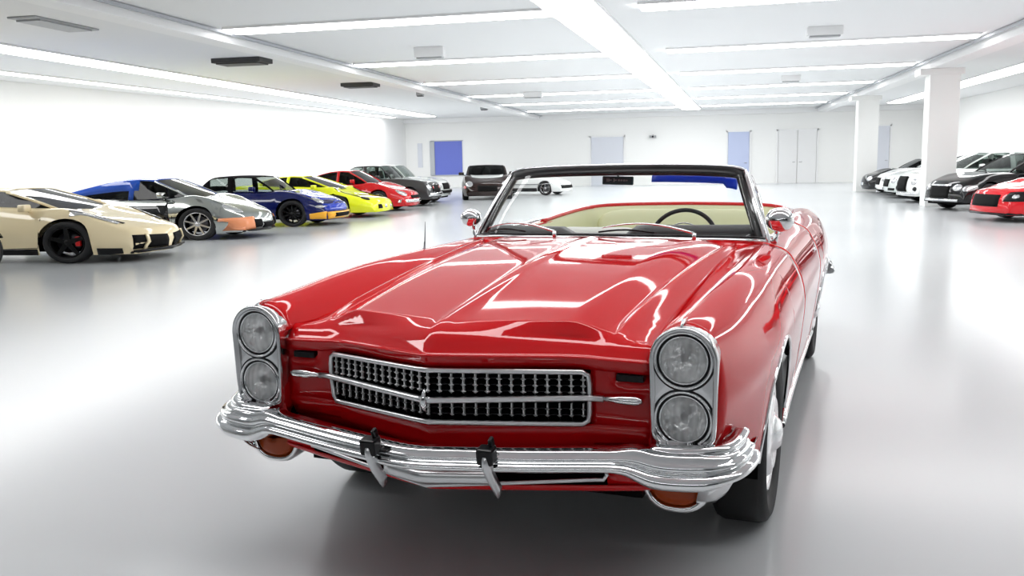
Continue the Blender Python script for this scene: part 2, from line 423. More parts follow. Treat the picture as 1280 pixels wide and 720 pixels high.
# grille --------------------------------------------------------------
def gy(x, off=0.): return prow(min(1, abs(x) / .455)) + off
def gz(x, top): s = min(1, abs(x) / .455); return (.754 - .017 * s) if top else (.594 - .018 * s)
loop = []
for x in lin(-.435, .435, 31): loop.append((x, gy(x, -.010), gz(x, True)))
loop += [(.452, gy(.452, -.008), gz(.45, True) - .010), (.456, gy(.455, -.008), .70), (.456, gy(.455, -.008), .61), (.452, gy(.452, -.008), gz(.45, False) + .010)]
for x in lin(.435, -.430, 31): loop.append((x, gy(x, -.010), gz(x, False)))
loop += [(-.447, gy(.45, -.008), .592), (-.455, gy(.455, -.008), .65), (-.456, gy(.455, -.008), .70), (-.452, gy(.452, -.008), gz(.45, True) - .010)]
MB().tube(loop, .0085, 8, closed=True).build('grille_surround', M['satin'], CAR)
gb = MB(); gb.grid([[(x, gy(x, .075), z) for x in lin(-.47, .47, 21)] for z in (.77, .56)])
gb.grid([[(x, gy(x, o), gz(x, True) - .002) for x in lin(-.455, .455, 21)] for o in (0, .08)])
gb.grid([[(x, gy(x, o), gz(x, False) + .002) for x in lin(-.455, .455, 21)] for o in (0, .08)])
grb = gb.build('grille', M['void'], CAR)
vb = MB()
NX = 13
for j in range(-NX, NX + 1):
    x = j * .0335
    vb.box((x, gy(x, .018), (gz(x, True) + gz(x, False)) / 2), (.0030, .02, .15))
for zz in (.728, .708, .688, .636, .616):
    vb.sweep([(x, gy(x, .018), zz - .017 * min(1, abs(x) / .455)) for x in lin(-.45, .45, 21)], [(-.01, .0018), (.01, .0018), (.01, -.0018), (-.01, -.0018)])
sd = vb; sd.cur = 1
for j in range(-NX, NX + 1):
    x = j * .0335
    for q, zz in enumerate((.728, .708, .688, .636, .616)):
        z = zz - .017 * min(1, abs(x) / .455); y = gy(x, .0); w = .0098 if q < 3 else .0078; hh = .0068 if q < 3 else .005
        sd.add([(x - w, y, z), (x, y, z - hh), (x + w, y, z), (x, y, z + hh), (x, y - .008, z)], [(0, 1, 4), (1, 2, 4), (2, 3, 4), (3, 0, 4), (0, 3, 2, 1)], False)
        sd.box((x, y + .004, z + .010), (.0034, .010, .016))
sd.build('grille_bars', [M['black'], M['studs']], grb)
# horizontal centre bar with bullet ends
bar = MB(); pth = []
for x in lin(-.455, .455, 31): pth.append((x, gy(x, -.016), .660 + .003 * (1 - abs(x) / .455)))
pth = [(-.50, -.872, .660)] + pth + [(.50, -.872, .660)]
bar.sweep(pth, [(-.008, .008), (.006, .0095), (.012, .003), (.012, -.005), (.006, -.0095), (-.008, -.008)])
bar.build('grille_bar', M['satin'], CAR)
for sx in (1, -1):
    e = MB(); e.tube([(sx * .49, -.872, .660), (sx * .53, -.873, .660), (sx * .55, -.873, .660), (sx * .60, -.872, .660), (sx * .615, -.871, .660), (sx * .62, -.871, .660)], [.008, .009, .014, .0145, .010, .001], 12)
    e.build('bar_tip', CH, CAR)
em = MB(); em.tube([(0, -1.062, .700), (0, -1.070, .685), (0, -1.074, .660), (0, -1.069, .640), (0, -1.06, .625)], [.002, .006, .012, .007, .002], 10)
em.box((0, -1.07, .672), (.034, .008, .008)); em.build('grille_emblem', CH, CAR)

# headlamp pods ---------------------------------------------------------
def pod_outline(k, n=48, grow=0.):
    """closed outline (x rel. pod centre, z): rounded top, straight sides, smaller rounded bottom corners"""
    pts = []
    hw = .0955 + grow
    for i in range(17):                       # top arc from right to left
        a = PI * i / 16; pts.append((hw * math.cos(a), .795 + (.094 + grow) * math.sin(a)))
    for z in (.74, .68, .62): pts.append((-hw + (.795 - z) * .02, z))
    r = .035; cx = -hw + .006 + r; cz = .545 - grow + r
    for i in range(6): a = PI + PI / 2 * i / 5; pts.append((cx + r * math.cos(a), cz + r * math.sin(a)))
    for i in range(6): a = 1.5 * PI + PI / 2 * i / 5; pts.append((-cx + r * math.cos(a), cz + r * math.sin(a)))
    for z in (.62, .68, .74): pts.append((hw - (.795 - z) * .02, z))
    return pts
HL = [(.795, -.886), (.620, -.880)]
for sx in (1, -1):
    cx = .741
    ring = lambda g, y: [(sx * (cx + x), y + .010 * (.889 - z) / .34, z) for x, z in pod_outline(0, grow=g)]
    pd = MB()
    pd.grid([ring(.0, -.80), ring(.003, -.86), ring(.004, -.892), ring(.000, -.900), ring(-.007, -.899), ring(-.010, -.886)], close_u=True)
    # face plate with two round openings: many-sided fill via radial strips
    bmx = bmesh.new()
    outer = [bmx.verts.new(p) for p in ring(-.010, -.886)]
    edges = [bmx.edges.new((outer[i], outer[(i + 1) % len(outer)])) for i in range(len(outer))]
    for hz, hy in HL:
        vs = [bmx.verts.new((sx * (cx + .079 * math.cos(2 * PI * i / 32)), -.886 + .010 * (.889 - hz) / .34, hz + .079 * math.sin(2 * PI * i / 32))) for i in range(32)]
        edges += [bmx.edges.new((vs[i], vs[(i + 1) % 32])) for i in range(32)]
    bmesh.ops.triangle_fill(bmx, use_beauty=True, edges=edges)
    bmx.verts.index_update()
    pd.add([v.co[:] for v in bmx.verts], [tuple(v.index for v in f.verts) for f in bmx.faces], False); bmx.free()
    pod = pd.build('headlight_bezel', M['bezel'], CAR)
    for hz, hy in HL:
        c = (sx * cx, -.886 + .010 * (.889 - hz) / .34, hz)
        h = MB()
        h.lathe([(.085, .006), (.086, -.006), (.082, -.012), (.078, -.008), (.0765, .006), (.0760, .03)], c, 'Y', 40)
        lamp = h.build('headlight', CH, CAR)
        MB().lathe([(.0775, -.003), (.0735, -.001), (.071, .003)], c, 'Y', 40).build('lamp_gasket', M['black'], lamp)
        MB().lathe([(.0915, -.0015), (.0875, -.0045), (.0845, -.001)], c, 'Y', 40).build('lamp_groove', M['black'], lamp)
        MB().lathe([(.0715, .012), (.0715, -.002), (.069, -.006), (.066, -.002), (.065, .006)], c, 'Y', 40).build('lamp_ring', CH, lamp)
        MB().lathe([(.066, .004), (.060, .018), (.045, .032), (.025, .040), (.0001, .043)], c, 'Y', 40).build('lamp_reflector', M['reflector'], lamp)
        MB().lathe([(.0001, .002), (.010, .004), (.012, .012), (.010, .028), (.0001, .03)], (c[0], c[1], c[2] + .006), 'Y', 12).build('lamp_bulb', M['darkmetal'], lamp)
        MB().lathe([(.067, .002), (.055, -.007), (.035, -.013), (.015, -.016), (.0001, -.0165)], c, 'Y', 40).build('lamp_lens', M['lamp_glass'], lamp)
    # small ornament on top of the pod
    o = MB(); o.tube([(sx * .735, -.89, .893), (sx * .735, -.86, .905), (sx * .735, -.80, .905)], [.003, .006, .002], 8); o.build('fender_ornament', CH, CAR)

# bumper ----------------------------------------------------------------
BP = [(0, -1.165, .521), (.15, -1.135, .521), (.35, -1.08, .521), (.56, -1.018, .523), (.62, -.998, .516), (.68, -.982, .498), (.75, -.965, .493), (.815, -.940, .493), (.865, -.900, .499), (.888, -.85, .507), (.897, -.80, .513), (.901, -.76, .518)]
bp = [tuple(p) for p in crom(mirror_path(BP), 4)]
PB = [(-.055, .046), (-.02, .050), (.010, .048), (.018, .040), (.018, .032), (.030, .027), (.036, .017), (.033, .006), (.022, .000), (.030, -.004), (.046, -.010), (.054, -.022), (.052, -.036), (.040, -.046), (.015, -.050), (-.055, -.050)]
scl = []
for x, y, z in bp:
    e = max(0, min(1, (y + .80) / .12)) if y > -.80 else 0
    q = min(1, max(0, (abs(x) - .56) / .10)); q = q * q * (3 - 2 * q)
    scl.append(((1 - .35 * min(1, e)) * (.85 + .15 * q), (.58 + .40 * q) * (1 - .42 * min(1, max(0, (abs(x) - .80) / .10)))))
bmp = MB(); bmp.sweep(bp, PB, scale=scl); bumper = bmp.build('front_bumper', CH, CAR)
# raised chrome step on the outer ends of the bumper, wrapping to the wheel opening
for sx in (1, -1):
    p = [(sx * x, y, z) for x, y, z in ((.66, -.940, .536), (.75, -.928, .537), (.815, -.905, .539), (.860, -.875, .541), (.882, -.83, .546), (.893, -.79, .552), (.898, -.74, .560))]
    p = [tuple(q) for q in crom(p, 4)]
    if sx < 0: p = p[::-1]
    sk_ = [(1 - .4 * max(0, (abs(q[0]) - .80) / .11), 1 - .3 * max(0, (abs(q[0]) - .80) / .11)) for q in p]
    s_ = MB(); s_.sweep(p, [(-.04, .016), (.0, .018), (.018, .011), (.022, .0), (.018, -.012), (-.04, -.016)], scale=sk_); s_.build('bumper_end', CH, CAR)
# bumper guards
for gx in (-.118, .242):
    g = MB(); yb = -1.165 + abs(gx) * .24
    pth = [(gx, yb - .02, .566), (gx, yb - .050, .558), (gx, yb - .066, .540), (gx + .002, yb - .066, .515), (gx + .006, yb - .050, .48), (gx + .012, yb - .028, .445), (gx + .016, yb - .010, .418)]
    pth = [tuple(q) for q in crom(pth, 4)]
    ww = interp
    rows = []
    for i, (x, y, z) in enumerate(pth):
        t = i / (len(pth) - 1); w = .014 - .004 * t; d = .024 - .008 * t
        if t > .92: w *= .6; d *= .6
        a = Vector(pth[min(i + 1, len(pth) - 1)]) - Vector(pth[max(i - 1, 0)]); a.normalize(); nrm = Vector((0, a.z, -a.y)) * (1 if a.z < 0 else -1)
        nrm = Vector((0, -abs(a.z), a.y * (1 if a.z > 0 else -1))); 
        c = Vector((x, y, z))
        rows.append([c + Vector((w * .35, 0, 0)) + nrm * .012, c + Vector((w, 0, 0)) + nrm * .002, c + Vector((w, 0, 0)) - nrm * d, c - Vector((w, 0, 0)) - nrm * d, c - Vector((w, 0, 0)) + nrm * .002, c - Vector((w * .35, 0, 0)) + nrm * .012])
    g.grid(rows, close_u=True); g.add(rows[0], [(5, 4, 3, 2, 1, 0)], False); g.add(rows[-1], [(0, 1, 2, 3, 4, 5)], False)
    go = g.build('bumper_guard', M['satin'], CAR)
    k = MB(); k.box((gx - .002, yb - .052, .548), (.050, .046, .050), rx=.12); k.box((gx + .010, yb - .045, .584), (.014, .026, .034), rx=.35)
    k.build('guard_pad', M['black'], go, bevel=.008)
# turn signals under the bumper
for sx in (1, -1):
    def dring(g, y, tw=0.):
        pts = []
        for i in range(17):
            a = PI + PI * i / 16
            pts.append((sx * (.715 + (.097 + g) * (abs(math.cos(a)) ** .75) * (1 if math.cos(a) > 0 else -1)), y + .085, .428 + (.096 + g) * math.sin(a)))
        return pts
    hs = MB(); hs.grid([dring(-.012, -.935), dring(-.004, -.942), dring(.004, -.940), dring(.008, -.930), dring(.006, -.86), dring(-.02, -.74), dring(-.06, -.66)])
    ho = hs.build('turn_signal_housing', CH, CAR, solid=.003)
    l = MB(); rows = []
    for s, dy in ((1., 0), (.85, -.008), (.6, -.013), (.3, -.015), (.02, -.016)):
        rows.append([(sx * .715 + (px - sx * .715) * s, -.850 + dy, .412 + (pz - .412) * s) for px, _, pz in dring(-.013, 0)])
    l.grid(rows); l.build('turn_signal_lens', M['amber'], ho, solid=.003)
    # chrome wrap of the lower fender outboard of the signal
    q = MB(); rows = []
    for z in lin(.46, .355, 7):
        s = (.46 - z) / .105
        rows.append([(sx * x, y + .10 * s * s, z) for x, y in (((.805 - .03 * s), -.945), ((.855 - .03 * s), -.91), ((.885 - .04 * s), -.85), ((.90 - .05 * s), -.76), ((.905 - .05 * s), -.62), ((.905 - .05 * s), -.46))])
    q.grid(rows); q.build('lower_wrap_trim', CH, CAR, solid=.004)
# lower front opening
def ly(x): return -1.075 + .16 * (abs(x) / .52) ** 1.05
lt = []
for x in lin(-.49, .49, 29): lt.append((x, ly(x), .462))
lt += [(.515, ly(.515), .455), (.522, ly(.52), .44), (.512, ly(.51), .424)]
for x in lin(.49, -.49, 29): lt.append((x, ly(x), .424 - .024 * (1 - abs(x) / .49)))
lt += [(-.512, ly(.51), .424), (-.522, ly(.52), .44), (-.515, ly(.515), .455)]
MB().tube(lt, .0065, 8, closed=True).build('air_intake_trim', M['satin'], CAR)
li = MB(); li.grid([[(x, ly(x) + .05, z) for x in lin(-.53, .53, 17)] for z in (.47, .40)]); li.build('air_intake', M['void'], CAR, solid=.004)
cb = MB(); cb.sweep([(x, ly(x) - .028, .438) for x in lin(-.14, .21, 17)], [(-.02, .018), (.008, .018), (.014, .011), (.014, -.012), (.006, -.020), (-.02, -.020)]); cb.build('lower_bar', M['satin'], CAR)
lv = MB(); rows = []
for z, dy in ((.405, .004), (.388, .016), (.365, .07), (.335, .16), (.30, .30)):
    rows.append([(x, ly(x) + dy if abs(x) <= .5 else ly(.5) + dy + (abs(x) - .5) * .35, z) for x in lin(-.80, .80, 33)])
lv.grid(rows); lv.build('lower_valance', RED, CAR, solid=.004)
lw = MB()
for sx in (1, -1): lw.grid([[(sx * x, ly(.52) + dy + (x - .52) * .30, z) for x in (.52, .60, .68, .76, .82)] for z, dy in ((.50, .02), (.46, .012), (.42, .012), (.40, .016))])
lw.build('bumper_valance', RED, CAR, solid=.004)

# windscreen ---------------------------------------------------------------
NW = len(wb)
def wpt(i, t):
    a, b_ = Vector(wb[i]), Vector(wt[i]); p = a.lerp(b_, t); p.y -= .02 * math.sin(PI * t); return p
ws = MB(); ws.grid([[wpt(i, t) for i in range(NW)] for t in lin(0, 1, 7)]); ws.build('windscreen_glass', M['glass'], CAR)
fr = MB()
# outer chrome surround
outer = [wpt(0, t) for t in lin(0, 1, 9)][:-1] + [Vector(p) for p in wt] + [wpt(NW - 1, t) for t in lin(1, 0, 9)][1:]
outer = [p + Vector((.010 * (1 if p.x > 0 else -1) * min(1, abs(p.x) / .5), -.008, .006)) for p in outer]
fr.tube([p + Vector((0, .006, 0)) for p in outer], .0075, 8); frame = fr.build('windscreen_frame', CH, CAR)
hb = MB(); rows = []
for k, (dz, dy) in enumerate(((.006, -.014), (-.026, -.034), (-.046, -.040), (-.048, .0), (-.030, .04), (.008, .045))):
    rows.append([Vector(p) + Vector((0, dy, dz)) for p in wt])
hb.grid(rows, close_v=True); hb.build('header_rail', M['black'], frame)
for sx, i0 in ((1, NW - 1), (-1, 0)):
    pl = MB(); rows = []
    for t in lin(-.02, 1.0, 9):
        p = wpt(i0, t)
        rows.append([p + Vector((-sx * .040, -.020, 0)), p + Vector((-sx * .015, -.018, 0)), p + Vector((sx * .002, .0, 0)), p + Vector((sx * .002, .03, 0)), p + Vector((-sx * .035, .03, 0))])
    pl.grid(rows, close_u=True); pl.build('pillar', M['black'], frame)
    p2 = MB(); rows = []
    for t in lin(-.03, .99, 9):
        p = wpt(i0, t); rows.append([p + Vector((sx * .002, -.016, 0)), p + Vector((sx * .018, -.010, 0)), p + Vector((sx * .030, .010, 0)), p + Vector((sx * .030, .035, 0)), p + Vector((sx * .004, .035, 0))])
    p2.grid(rows, close_u=True); p2.build('pillar_trim', CH, frame)
MB().tube([Vector(p) + Vector((0, -.018, .002)) for p in wb], .010, 8).build('base_trim', CH, frame)
MB().tube([Vector(p) + Vector((0, -.004, .014)) for p in wb], .007, 8).build('base_seal', M['black'], frame)
# blue sun visor and rear view mirror
vz = MB(); rows = []
for t in lin(0, 1, 5): rows.append([Vector(wt[i]) + Vector((-.02, .055 - .02 * t, -.050 - t * (.030 if i < NW - 7 else .050))) for i in range(NW // 2 + 3, NW - 2)])
vz.grid(rows); vz.build('sun_visor', M['visor_blue'], CAR, solid=.010)
rm = MB(); rm.box((0, 1.16, 1.258), (.165, .018, .044), ry=.03); mo = rm.build('rear_view_mirror', M['mirror_teal'], CAR, bevel=.006)
MB().tube([(0, 1.165, 1.27), (0, 1.15, 1.33)], .006, 8).build('mirror_stem', M['black'], mo)
mk = MB()
for i, (x, w, hh) in enumerate(((-.055, .005, .016), (-.046, .005, .016), (-.037, .012, .005), (-.018, .005, .018), (-.010, .012, .006), (.008, .010, .009), (.022, .010, .008), (.036, .010, .009), (.049, .009, .007))):
    mk.box((x, 1.1495, 1.260 - .03 * x), (w, .002, hh))
mk.build('mirror_marks', M['pale_mark'], mo)

# wipers
for (px, tipx) in ((-.22, -.62), (.46, .02)):
    w = MB(); P = []
    for t in lin(0, 1, 9):
        x = px + (tipx - px) * t
        ax_ = abs(x); yb = interp([(p[0], p[1]) for p in WB], ax_); zb = interp([(p[0], p[2]) for p in WB], ax_)
        hgt = .055 * math.sin(PI * (.08 + .72 * t)) + .008
        P.append((x, yb - .045 + hgt * .55, zb + .010 + hgt))
    w.tube(P, [.007, .0065, .006, .0055, .005, .0045, .004, .004, .003], 8)
    w.tube([(P[0][0], P[0][1], P[0][2] - .03), (P[0][0], P[0][1], P[0][2] + .002)], .010, 12)
    wo = w.build('wiper_arm', CH, CAR)
    b2 = MB(); P2 = []
    for t in lin(0, 1, 7):
        x = px + (tipx - px) * (.42 + .62 * t); ax_ = abs(x); yb = interp([(p[0], p[1]) for p in WB], ax_); zb = interp([(p[0], p[2]) for p in WB], ax_)
        P2.append((x, yb - .012, zb + .030 + .012 * math.sin(PI * t)))
    b2.tube(P2, .005, 6); b2.build('wiper_blade', M['black'], wo)
# antenna
MB().tube([(-.785, .475, .945), (-.785, .475, .955), (-.785, .475, .960), (-.785, .480, .985), (-.785, .482, .99), (-.785, .487, 1.04), (-.785, .492, 1.085)], [.016, .012, .005, .005, .003, .002, .001], 8).build('antenna', M['darkmetal'], CAR)
# door mirrors
for sx in (1, -1):
    m1 = MB(); yy = 1.04; zz = 1.068; xx = .825 if sx > 0 else -.790
    m1.lathe([(.0001, -.045), (.026, -.042), (.040, -.028), (.046, .0), (.044, .02), (.040, .022)], (xx, yy, zz), 'Y', 28)
    ms = 1.28 if sx > 0 else 1.05
    for v_i in range(len(m1.v)):                      # slightly oval head
        x, y, z = m1.v[v_i]; m1.v[v_i] = (xx + (x - xx) * 1.15 * ms, yy + (y - yy) * ms, zz + (z - zz) * ms)
    m1.tube([(xx - sx * .01, yy + .01, zz - .045), (xx - sx * .02, yy + .01, zz - .10), (xx - sx * .03, yy + .02, .955)], [.012, .012, .020], 10)
    mo = m1.build('door_mirror', CH, CAR)
    g = MB(); g.lathe([(.0001, .020), (.046, .020)], (xx, yy, zz), 'Y', 28); g.build('mirror_face', M['satin'], mo)
    # vent window frame (chrome) behind the pillar
    MB().tube([(sx * .765, 1.12, .965), (sx * .70, 1.28, 1.17), (sx * .655, 1.31, 1.27)], .008, 8).build('vent_window_frame', CH, CAR)
    MB().tube([(sx * .765, 1.10, .968), (sx * .785, 1.5, .975), (sx * .80, 2.2, .985)], .009, 8).build('belt_trim', CH, CAR)

# rear deck, cockpit rim and interior ---------------------------------------
RIM = [(.735, 1.10, .955), (.748, 1.6, .962), (.760, 2.10, .975), (.745, 2.50, .998), (.70, 2.85, 1.018), (.58, 3.02, 1.030), (.35, 3.09, 1.036), (0, 3.11, 1.040)]
rim = [tuple(p) for p in crom(RIM, 5)]; rimf = rim + [(-x, y, z) for x, y, z in rim[-2::-1]]
MB().tube([(x, y, z) for x, y, z in rimf if y > 2.05], .014, 8).build('cockpit_rim', RED, CAR)
iw = MB(); iw.grid([[(x * (1 - .02 * k), y - (.02 * k if y > 2.9 else 0), z - dz) for x, y, z in rimf] for k, dz in enumerate((.004, .03, .12, .3, .6))])
iw.build('interior_lining', M['cream_int'], CAR, solid=.01)
dk = MB(); rows = []
for y in lin(0, 1, 12):
    row = []
    for j in range(-12, 13):
        s = j / 12; ry = 3.12 - .22 * abs(s) ** 3
        yy = ry + (4.24 - ry) * y; k = interp(SK, yy); xv = k[0] + .004
        z0 = 1.034 - .04 * s * s; zt = k[1] + (z0 - k[1]) * (1 - y) ** 1.2 + .015 * (1 - s * s) * (1 - y * .3)
        if abs(s) == 1: zt = k[1] - .004
        row.append((xv * s, yy, zt))
    rows.append(row)
rows.append([(x, 4.262, z - .03) for x, y, z in rows[-1]]); rows.append([(x, 4.27, z - .22) for x, y, z in rows[-2]])
dk.grid(rows); dk.build('trunk_lid', RED, CAR, solid=.004)
rp = MB(); rp.grid([[(x, 4.265 - .03 * (abs(x) / .8)**4, z) for x in lin(-.80, .80, 17)] for z in (.70, .55, .40)]); rp.build('rear_panel', RED, CAR, solid=.004)
rb = MB(); rbp = [(-.93, 3.95, .5), (-.92, 4.18, .5), (-.84, 4.30, .5), (-.5, 4.35, .5), (0, 4.37, .5), (.5, 4.35, .5), (.84, 4.30, .5), (.92, 4.18, .5), (.93, 3.95, .5)]
rb.sweep([tuple(p) for p in crom(rbp[::-1], 4)], PB); rb.build('rear_bumper', CH, CAR)
for sx in (1, -1): MB().box((sx * .66, 4.28, .66), (.22, .02, .09)).build('tail_light', M['redlens'], CAR, bevel=.008)
fl = MB(); fl.box((0, 2.1, .33), (1.5, 2.1, .04)); fl.box((0, 1.9, .26), (1.25, 4.0, .10)); fl.box((0, .05, .55), (1.12, 1.55, .40)); fl.box((0, 3.65, .60), (1.1, 1.0, .45)); fl.box((0, -.66, .46), (1.20, .26, .26))
fl.build('underbody', M['void'], CAR)
# dashboard
ds = MB(); rows = []
for y, z in ((.93, .960), (1.0, .992), (1.08, 1.012), (1.16, 1.010), (1.22, .985), (1.23, .92), (1.2, .75)):
    rows.append([(x, y + .10 * (abs(x) / .7) ** 2, z + (.014 if x > .08 else -.03 if -.3 < x else 0)) for x in lin(-.72, .72, 25)])
ds.grid(rows); ds.build('dashboard', M['dash'], CAR, solid=.01)
# steering wheel
SWc = Vector((.300, 1.36, .935)); tilt = math.radians(28)
sw = MB(); R_ = .175
ringp = [SWc + Vector((R_ * math.cos(a), R_ * math.sin(a) * math.sin(tilt) * 1.0, R_ * math.sin(a) * math.cos(tilt))) for a in [2 * PI * k / 40 for k in range(40)]]
sw.tube(ringp, .012, 8, closed=True); swo = sw.build('steering_wheel', M['black'], CAR)
sp = MB()
for a in (math.radians(200), math.radians(340), math.radians(270)):
    sp.tube([SWc + Vector((0, -.02, 0)), SWc + Vector((R_ * math.cos(a), R_ * math.sin(a) * math.sin(tilt), R_ * math.sin(a) * math.cos(tilt)))], .008, 8)
ho_ = MB()
sp.build('spoke', CH, swo)
MB().tube([SWc + Vector((0, .02, -.01)), SWc + Vector((0, -.02, 0)), Vector((.30, 1.15, .84))], [.03, .035, .025], 12).build('steering_column', M['black'], swo)
hr = MB(); hr.tube([SWc + Vector((.10 * math.cos(a), .10 * math.sin(a) * math.sin(tilt) - .006, .10 * math.sin(a) * math.cos(tilt))) for a in [PI * k / 12 for k in range(13)]], .004, 6); hr.build('horn_ring', CH, swo)
# seats
def cushion(mb, cx, cy, cz, sx, sy, sz, rx=0, n=10):
    rows = []
    R = Matrix.Rotation(rx, 3, 'X')
    for i in range(n + 1):
        ph = -PI / 2 + PI * i / n; row = []
        for j in range(20):
            th = 2 * PI * j / 20
            pw = lambda v, e: (abs(v) ** e) * (1 if v >= 0 else -1)
            p = Vector((pw(math.cos(ph), .35) * pw(math.cos(th), .35) * sx / 2, pw(math.cos(ph), .35) * pw(math.sin(th), .35) * sy / 2, pw(math.sin(ph), .35) * sz / 2))
            row.append(Vector((cx, cy, cz)) + R @ p)
        rows.append(row)
    mb.grid(rows, close_u=True)
for sx in (1, -1):
    s_ = MB(); cushion(s_, sx * .35, 1.98, .74, .60, .16, .42, -.18); so = s_.build('front_seat', M['white_int'], CAR)
    s2 = MB(); cushion(s2, sx * .35, 1.72, .50, .58, .5, .18); s2.build('seat_cushion', M['white_int'], so)
rs = MB(); cushion(rs, 0, 2.92, .76, 1.26, .18, .50, -.2); ro_ = rs.build('rear_seat', M['cream_int'], CAR)
r2 = MB(); cushion(r2, 0, 2.64, .50, 1.26, .46, .18); r2.build('seat_cushion', M['cream_int'], ro_)
# ================================================================== THE OTHER CARS
M['tint'] = thin_glass('tinted_window', (.07, .08, .08), 1.32)
M['clear'] = thin_glass('side_glass', (.55, .60, .58), 1.35)
M['lamp'] = principled('lamp_cover', (.55, .56, .57), .12, .6, 1.)
M['darkgrille'] = principled('black_grille', (.006, .006, .006), .7, spec=.15)
M['rim_dark'] = principled('dark_rim', (.02, .02, .02), .3, .8)
M['rim_silver'] = principled('silver_rim', (.6, .6, .62), .25, 1.)
M['caliper'] = principled('red_caliper', (.6, .01, .01), .35)
M['interior_dark'] = principled('dark_interior', (.02, .02, .02), .7)
def paint(name, c, metal=0., rough=.35, coat=1.): return principled(name, c, .6, metal, coat, .03, spec=0. if metal == 0 else .3)
M['p_cream'] = paint('cream_paint', (.92, .78, .50)); M['p_chrome'] = principled('mirror_silver_wrap', (.46, .48, .46), .10, 1.)
M['p_blueroof'] = paint('blue_roof_paint', (.01, .07, .42)); M['p_copper'] = paint('copper_paint', (.80, .30, .14), .0)
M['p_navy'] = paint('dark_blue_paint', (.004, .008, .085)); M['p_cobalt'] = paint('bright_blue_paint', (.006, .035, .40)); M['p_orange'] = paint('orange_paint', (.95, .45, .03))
M['p_yellow'] = paint('yellow_paint', (.80, .85, .02)); M['p_red'] = paint('bright_red_paint', (.70, .012, .02)); M['p_crimson'] = paint('crimson_paint', (.60, .01, .015))
M['p_black'] = paint('black_paint', (.006, .007, .008)); M['p_grey'] = paint('dark_grey_paint', (.05, .05, .05)); M['p_brown'] = paint('dark_brown_paint', (.022, .010, .008))
M['p_silver'] = paint('silver_paint', (.62, .65, .64), .3); M['p_white'] = paint('white_paint', (.85, .86, .85)); M['p_palegreen'] = paint('pale_silver_paint', (.66, .70, .68), .2)
M['canvas'] = principled('black_canvas', (.006, .006, .007), .9, spec=.1)

def car_shell(S):
    fo, wb_, ro, w = S['fo'], S['wb'], S['ro'], S['w'] / 2
    yE = wb_ + ro; zn, zcw, zd, zt = S['nose'], S['cowl'], S['deck'], S['tail']; cy = S['can'][0]; ry = S['can'][3]; zb = S.get('zb', .16)
    zax = S.get('zax', zn + (zcw - zn) * .6); bl = S.get('bulge', .03); bump = S.get('front_low', .30)
    ZCk = [(-fo, bump), (-fo + .03, bump + (zn - bump) * .45), (-fo + .09, bump + (zn - bump) * .80), (-fo + .22, zn), (0, zax), (cy, zcw), ((cy + ry) / 2, max(zcw, zd)), (ry, zd), (yE - .12, zt), (yE - .03, zt * .85), (yE, zt * .62)]
    def ZSf(y):
        z = interp(ZCk, y); return z + bl * math.exp(-((y) / .45) ** 2) * (1 if y > -fo + .1 else .2) - S.get('crown', .05) * (1 - math.exp(-(y / .5) ** 2)) + S.get('haunch', .02) * math.exp(-((y - wb_) / .5) ** 2)
    XWk = [(-fo, w * S.get('nose_w', .80)), (-fo + .15, w * (S.get('nose_w', .80) * .5 + .47)), (-fo + .5, w * .97), (0, w), (wb_ * .5, w * .97), (wb_, w), (yE - .3, w * .96), (yE, w * .80)]
    bow, bowr = S.get('bow', .22), S.get('bowr', .12); R = S['wr'] + .05; wr = S['wr']
    def section(y):
        zc = interp(ZCk, y); zs = ZSf(y); xw = interp(XWk, y); xs = xw * S.get('xs', .80)
        zbb = min(zb, zc - .05); zw = zbb + (zs - zbb) * .55
        P = [(0, zc, 0), (xs * .5, zc + (zs - zc) * .25, 0), (xs, zs, 0), (xs + (xw - xs) * .62, zs - (zs - zw) * .28, 0), (xw, zw, 0), (xw - .012, (zw + zbb) / 2, 0), (xw - .05, zbb, 0)]
        c = crom(P, 5); top = c[:16]; low = c[15:]; zbo = zbb
        for y0 in (0, wb_):
            if abs(y - y0) <= R + 1e-6: zbo = max(zbo, wr + math.sqrt(max(0, R * R - (y - y0) ** 2)))
        out = [(p.x, p.y) for p in top]; z0 = top[-1].y
        for i in range(1, 9):
            z = z0 + (min(zbo, z0 - .01) - z0) * i / 8; x = low[-1].x
            for a, b_ in zip(low, low[1:]):
                if a.y >= z >= b_.y: x = a.x + (b_.x - a.x) * (a.y - z) / max(1e-9, a.y - b_.y); break
            out.append((x, z))
        pts = []
        fb = bow * max(0, 1 - (y + fo) / .8); rb_ = bowr * max(0, 1 - (yE - y) / .6)
        for x, z in out: pts.append((x, y + fb * (abs(x) / w) ** 2.2 - rb_ * (abs(x) / w) ** 2, z))
        return pts
    ys = set([-fo, -fo + .015, -fo + .03, -fo + .05, -fo + .08, -fo + .12, -fo + .17, -fo + .22, yE, yE - .015, yE - .03, yE - .07, yE - .12])
    ys |= set(lin(-fo + .3, yE - .18, int((fo + yE) / .11)))
    for c in (0, wb_):
        ys = {v for v in ys if abs(v - c) >= R + .02}
        ys |= {c - R * math.cos(PI * k / 16) for k in range(17)} | {c - R - .003, c + R + .003}
    rows = []
    for y in sorted(ys):
        s = section(y); rows.append([(-x, yy, z) for x, yy, z in s[:0:-1]] + s)
    mb = MB(); mb.grid(rows)
    mb.add([(0, rows[0][len(rows[0]) // 2][1] + .05, rows[0][0][2])] + rows[0], [(0, i + 1, i + 2) for i in range(len(rows[0]) - 1)])
    mb.add([(0, rows[-1][len(rows[-1]) // 2][1] - .05, rows[-1][0][2])] + rows[-1], [(0, i + 1, i + 2) for i in range(len(rows[-1]) - 1)])
    return mb, section
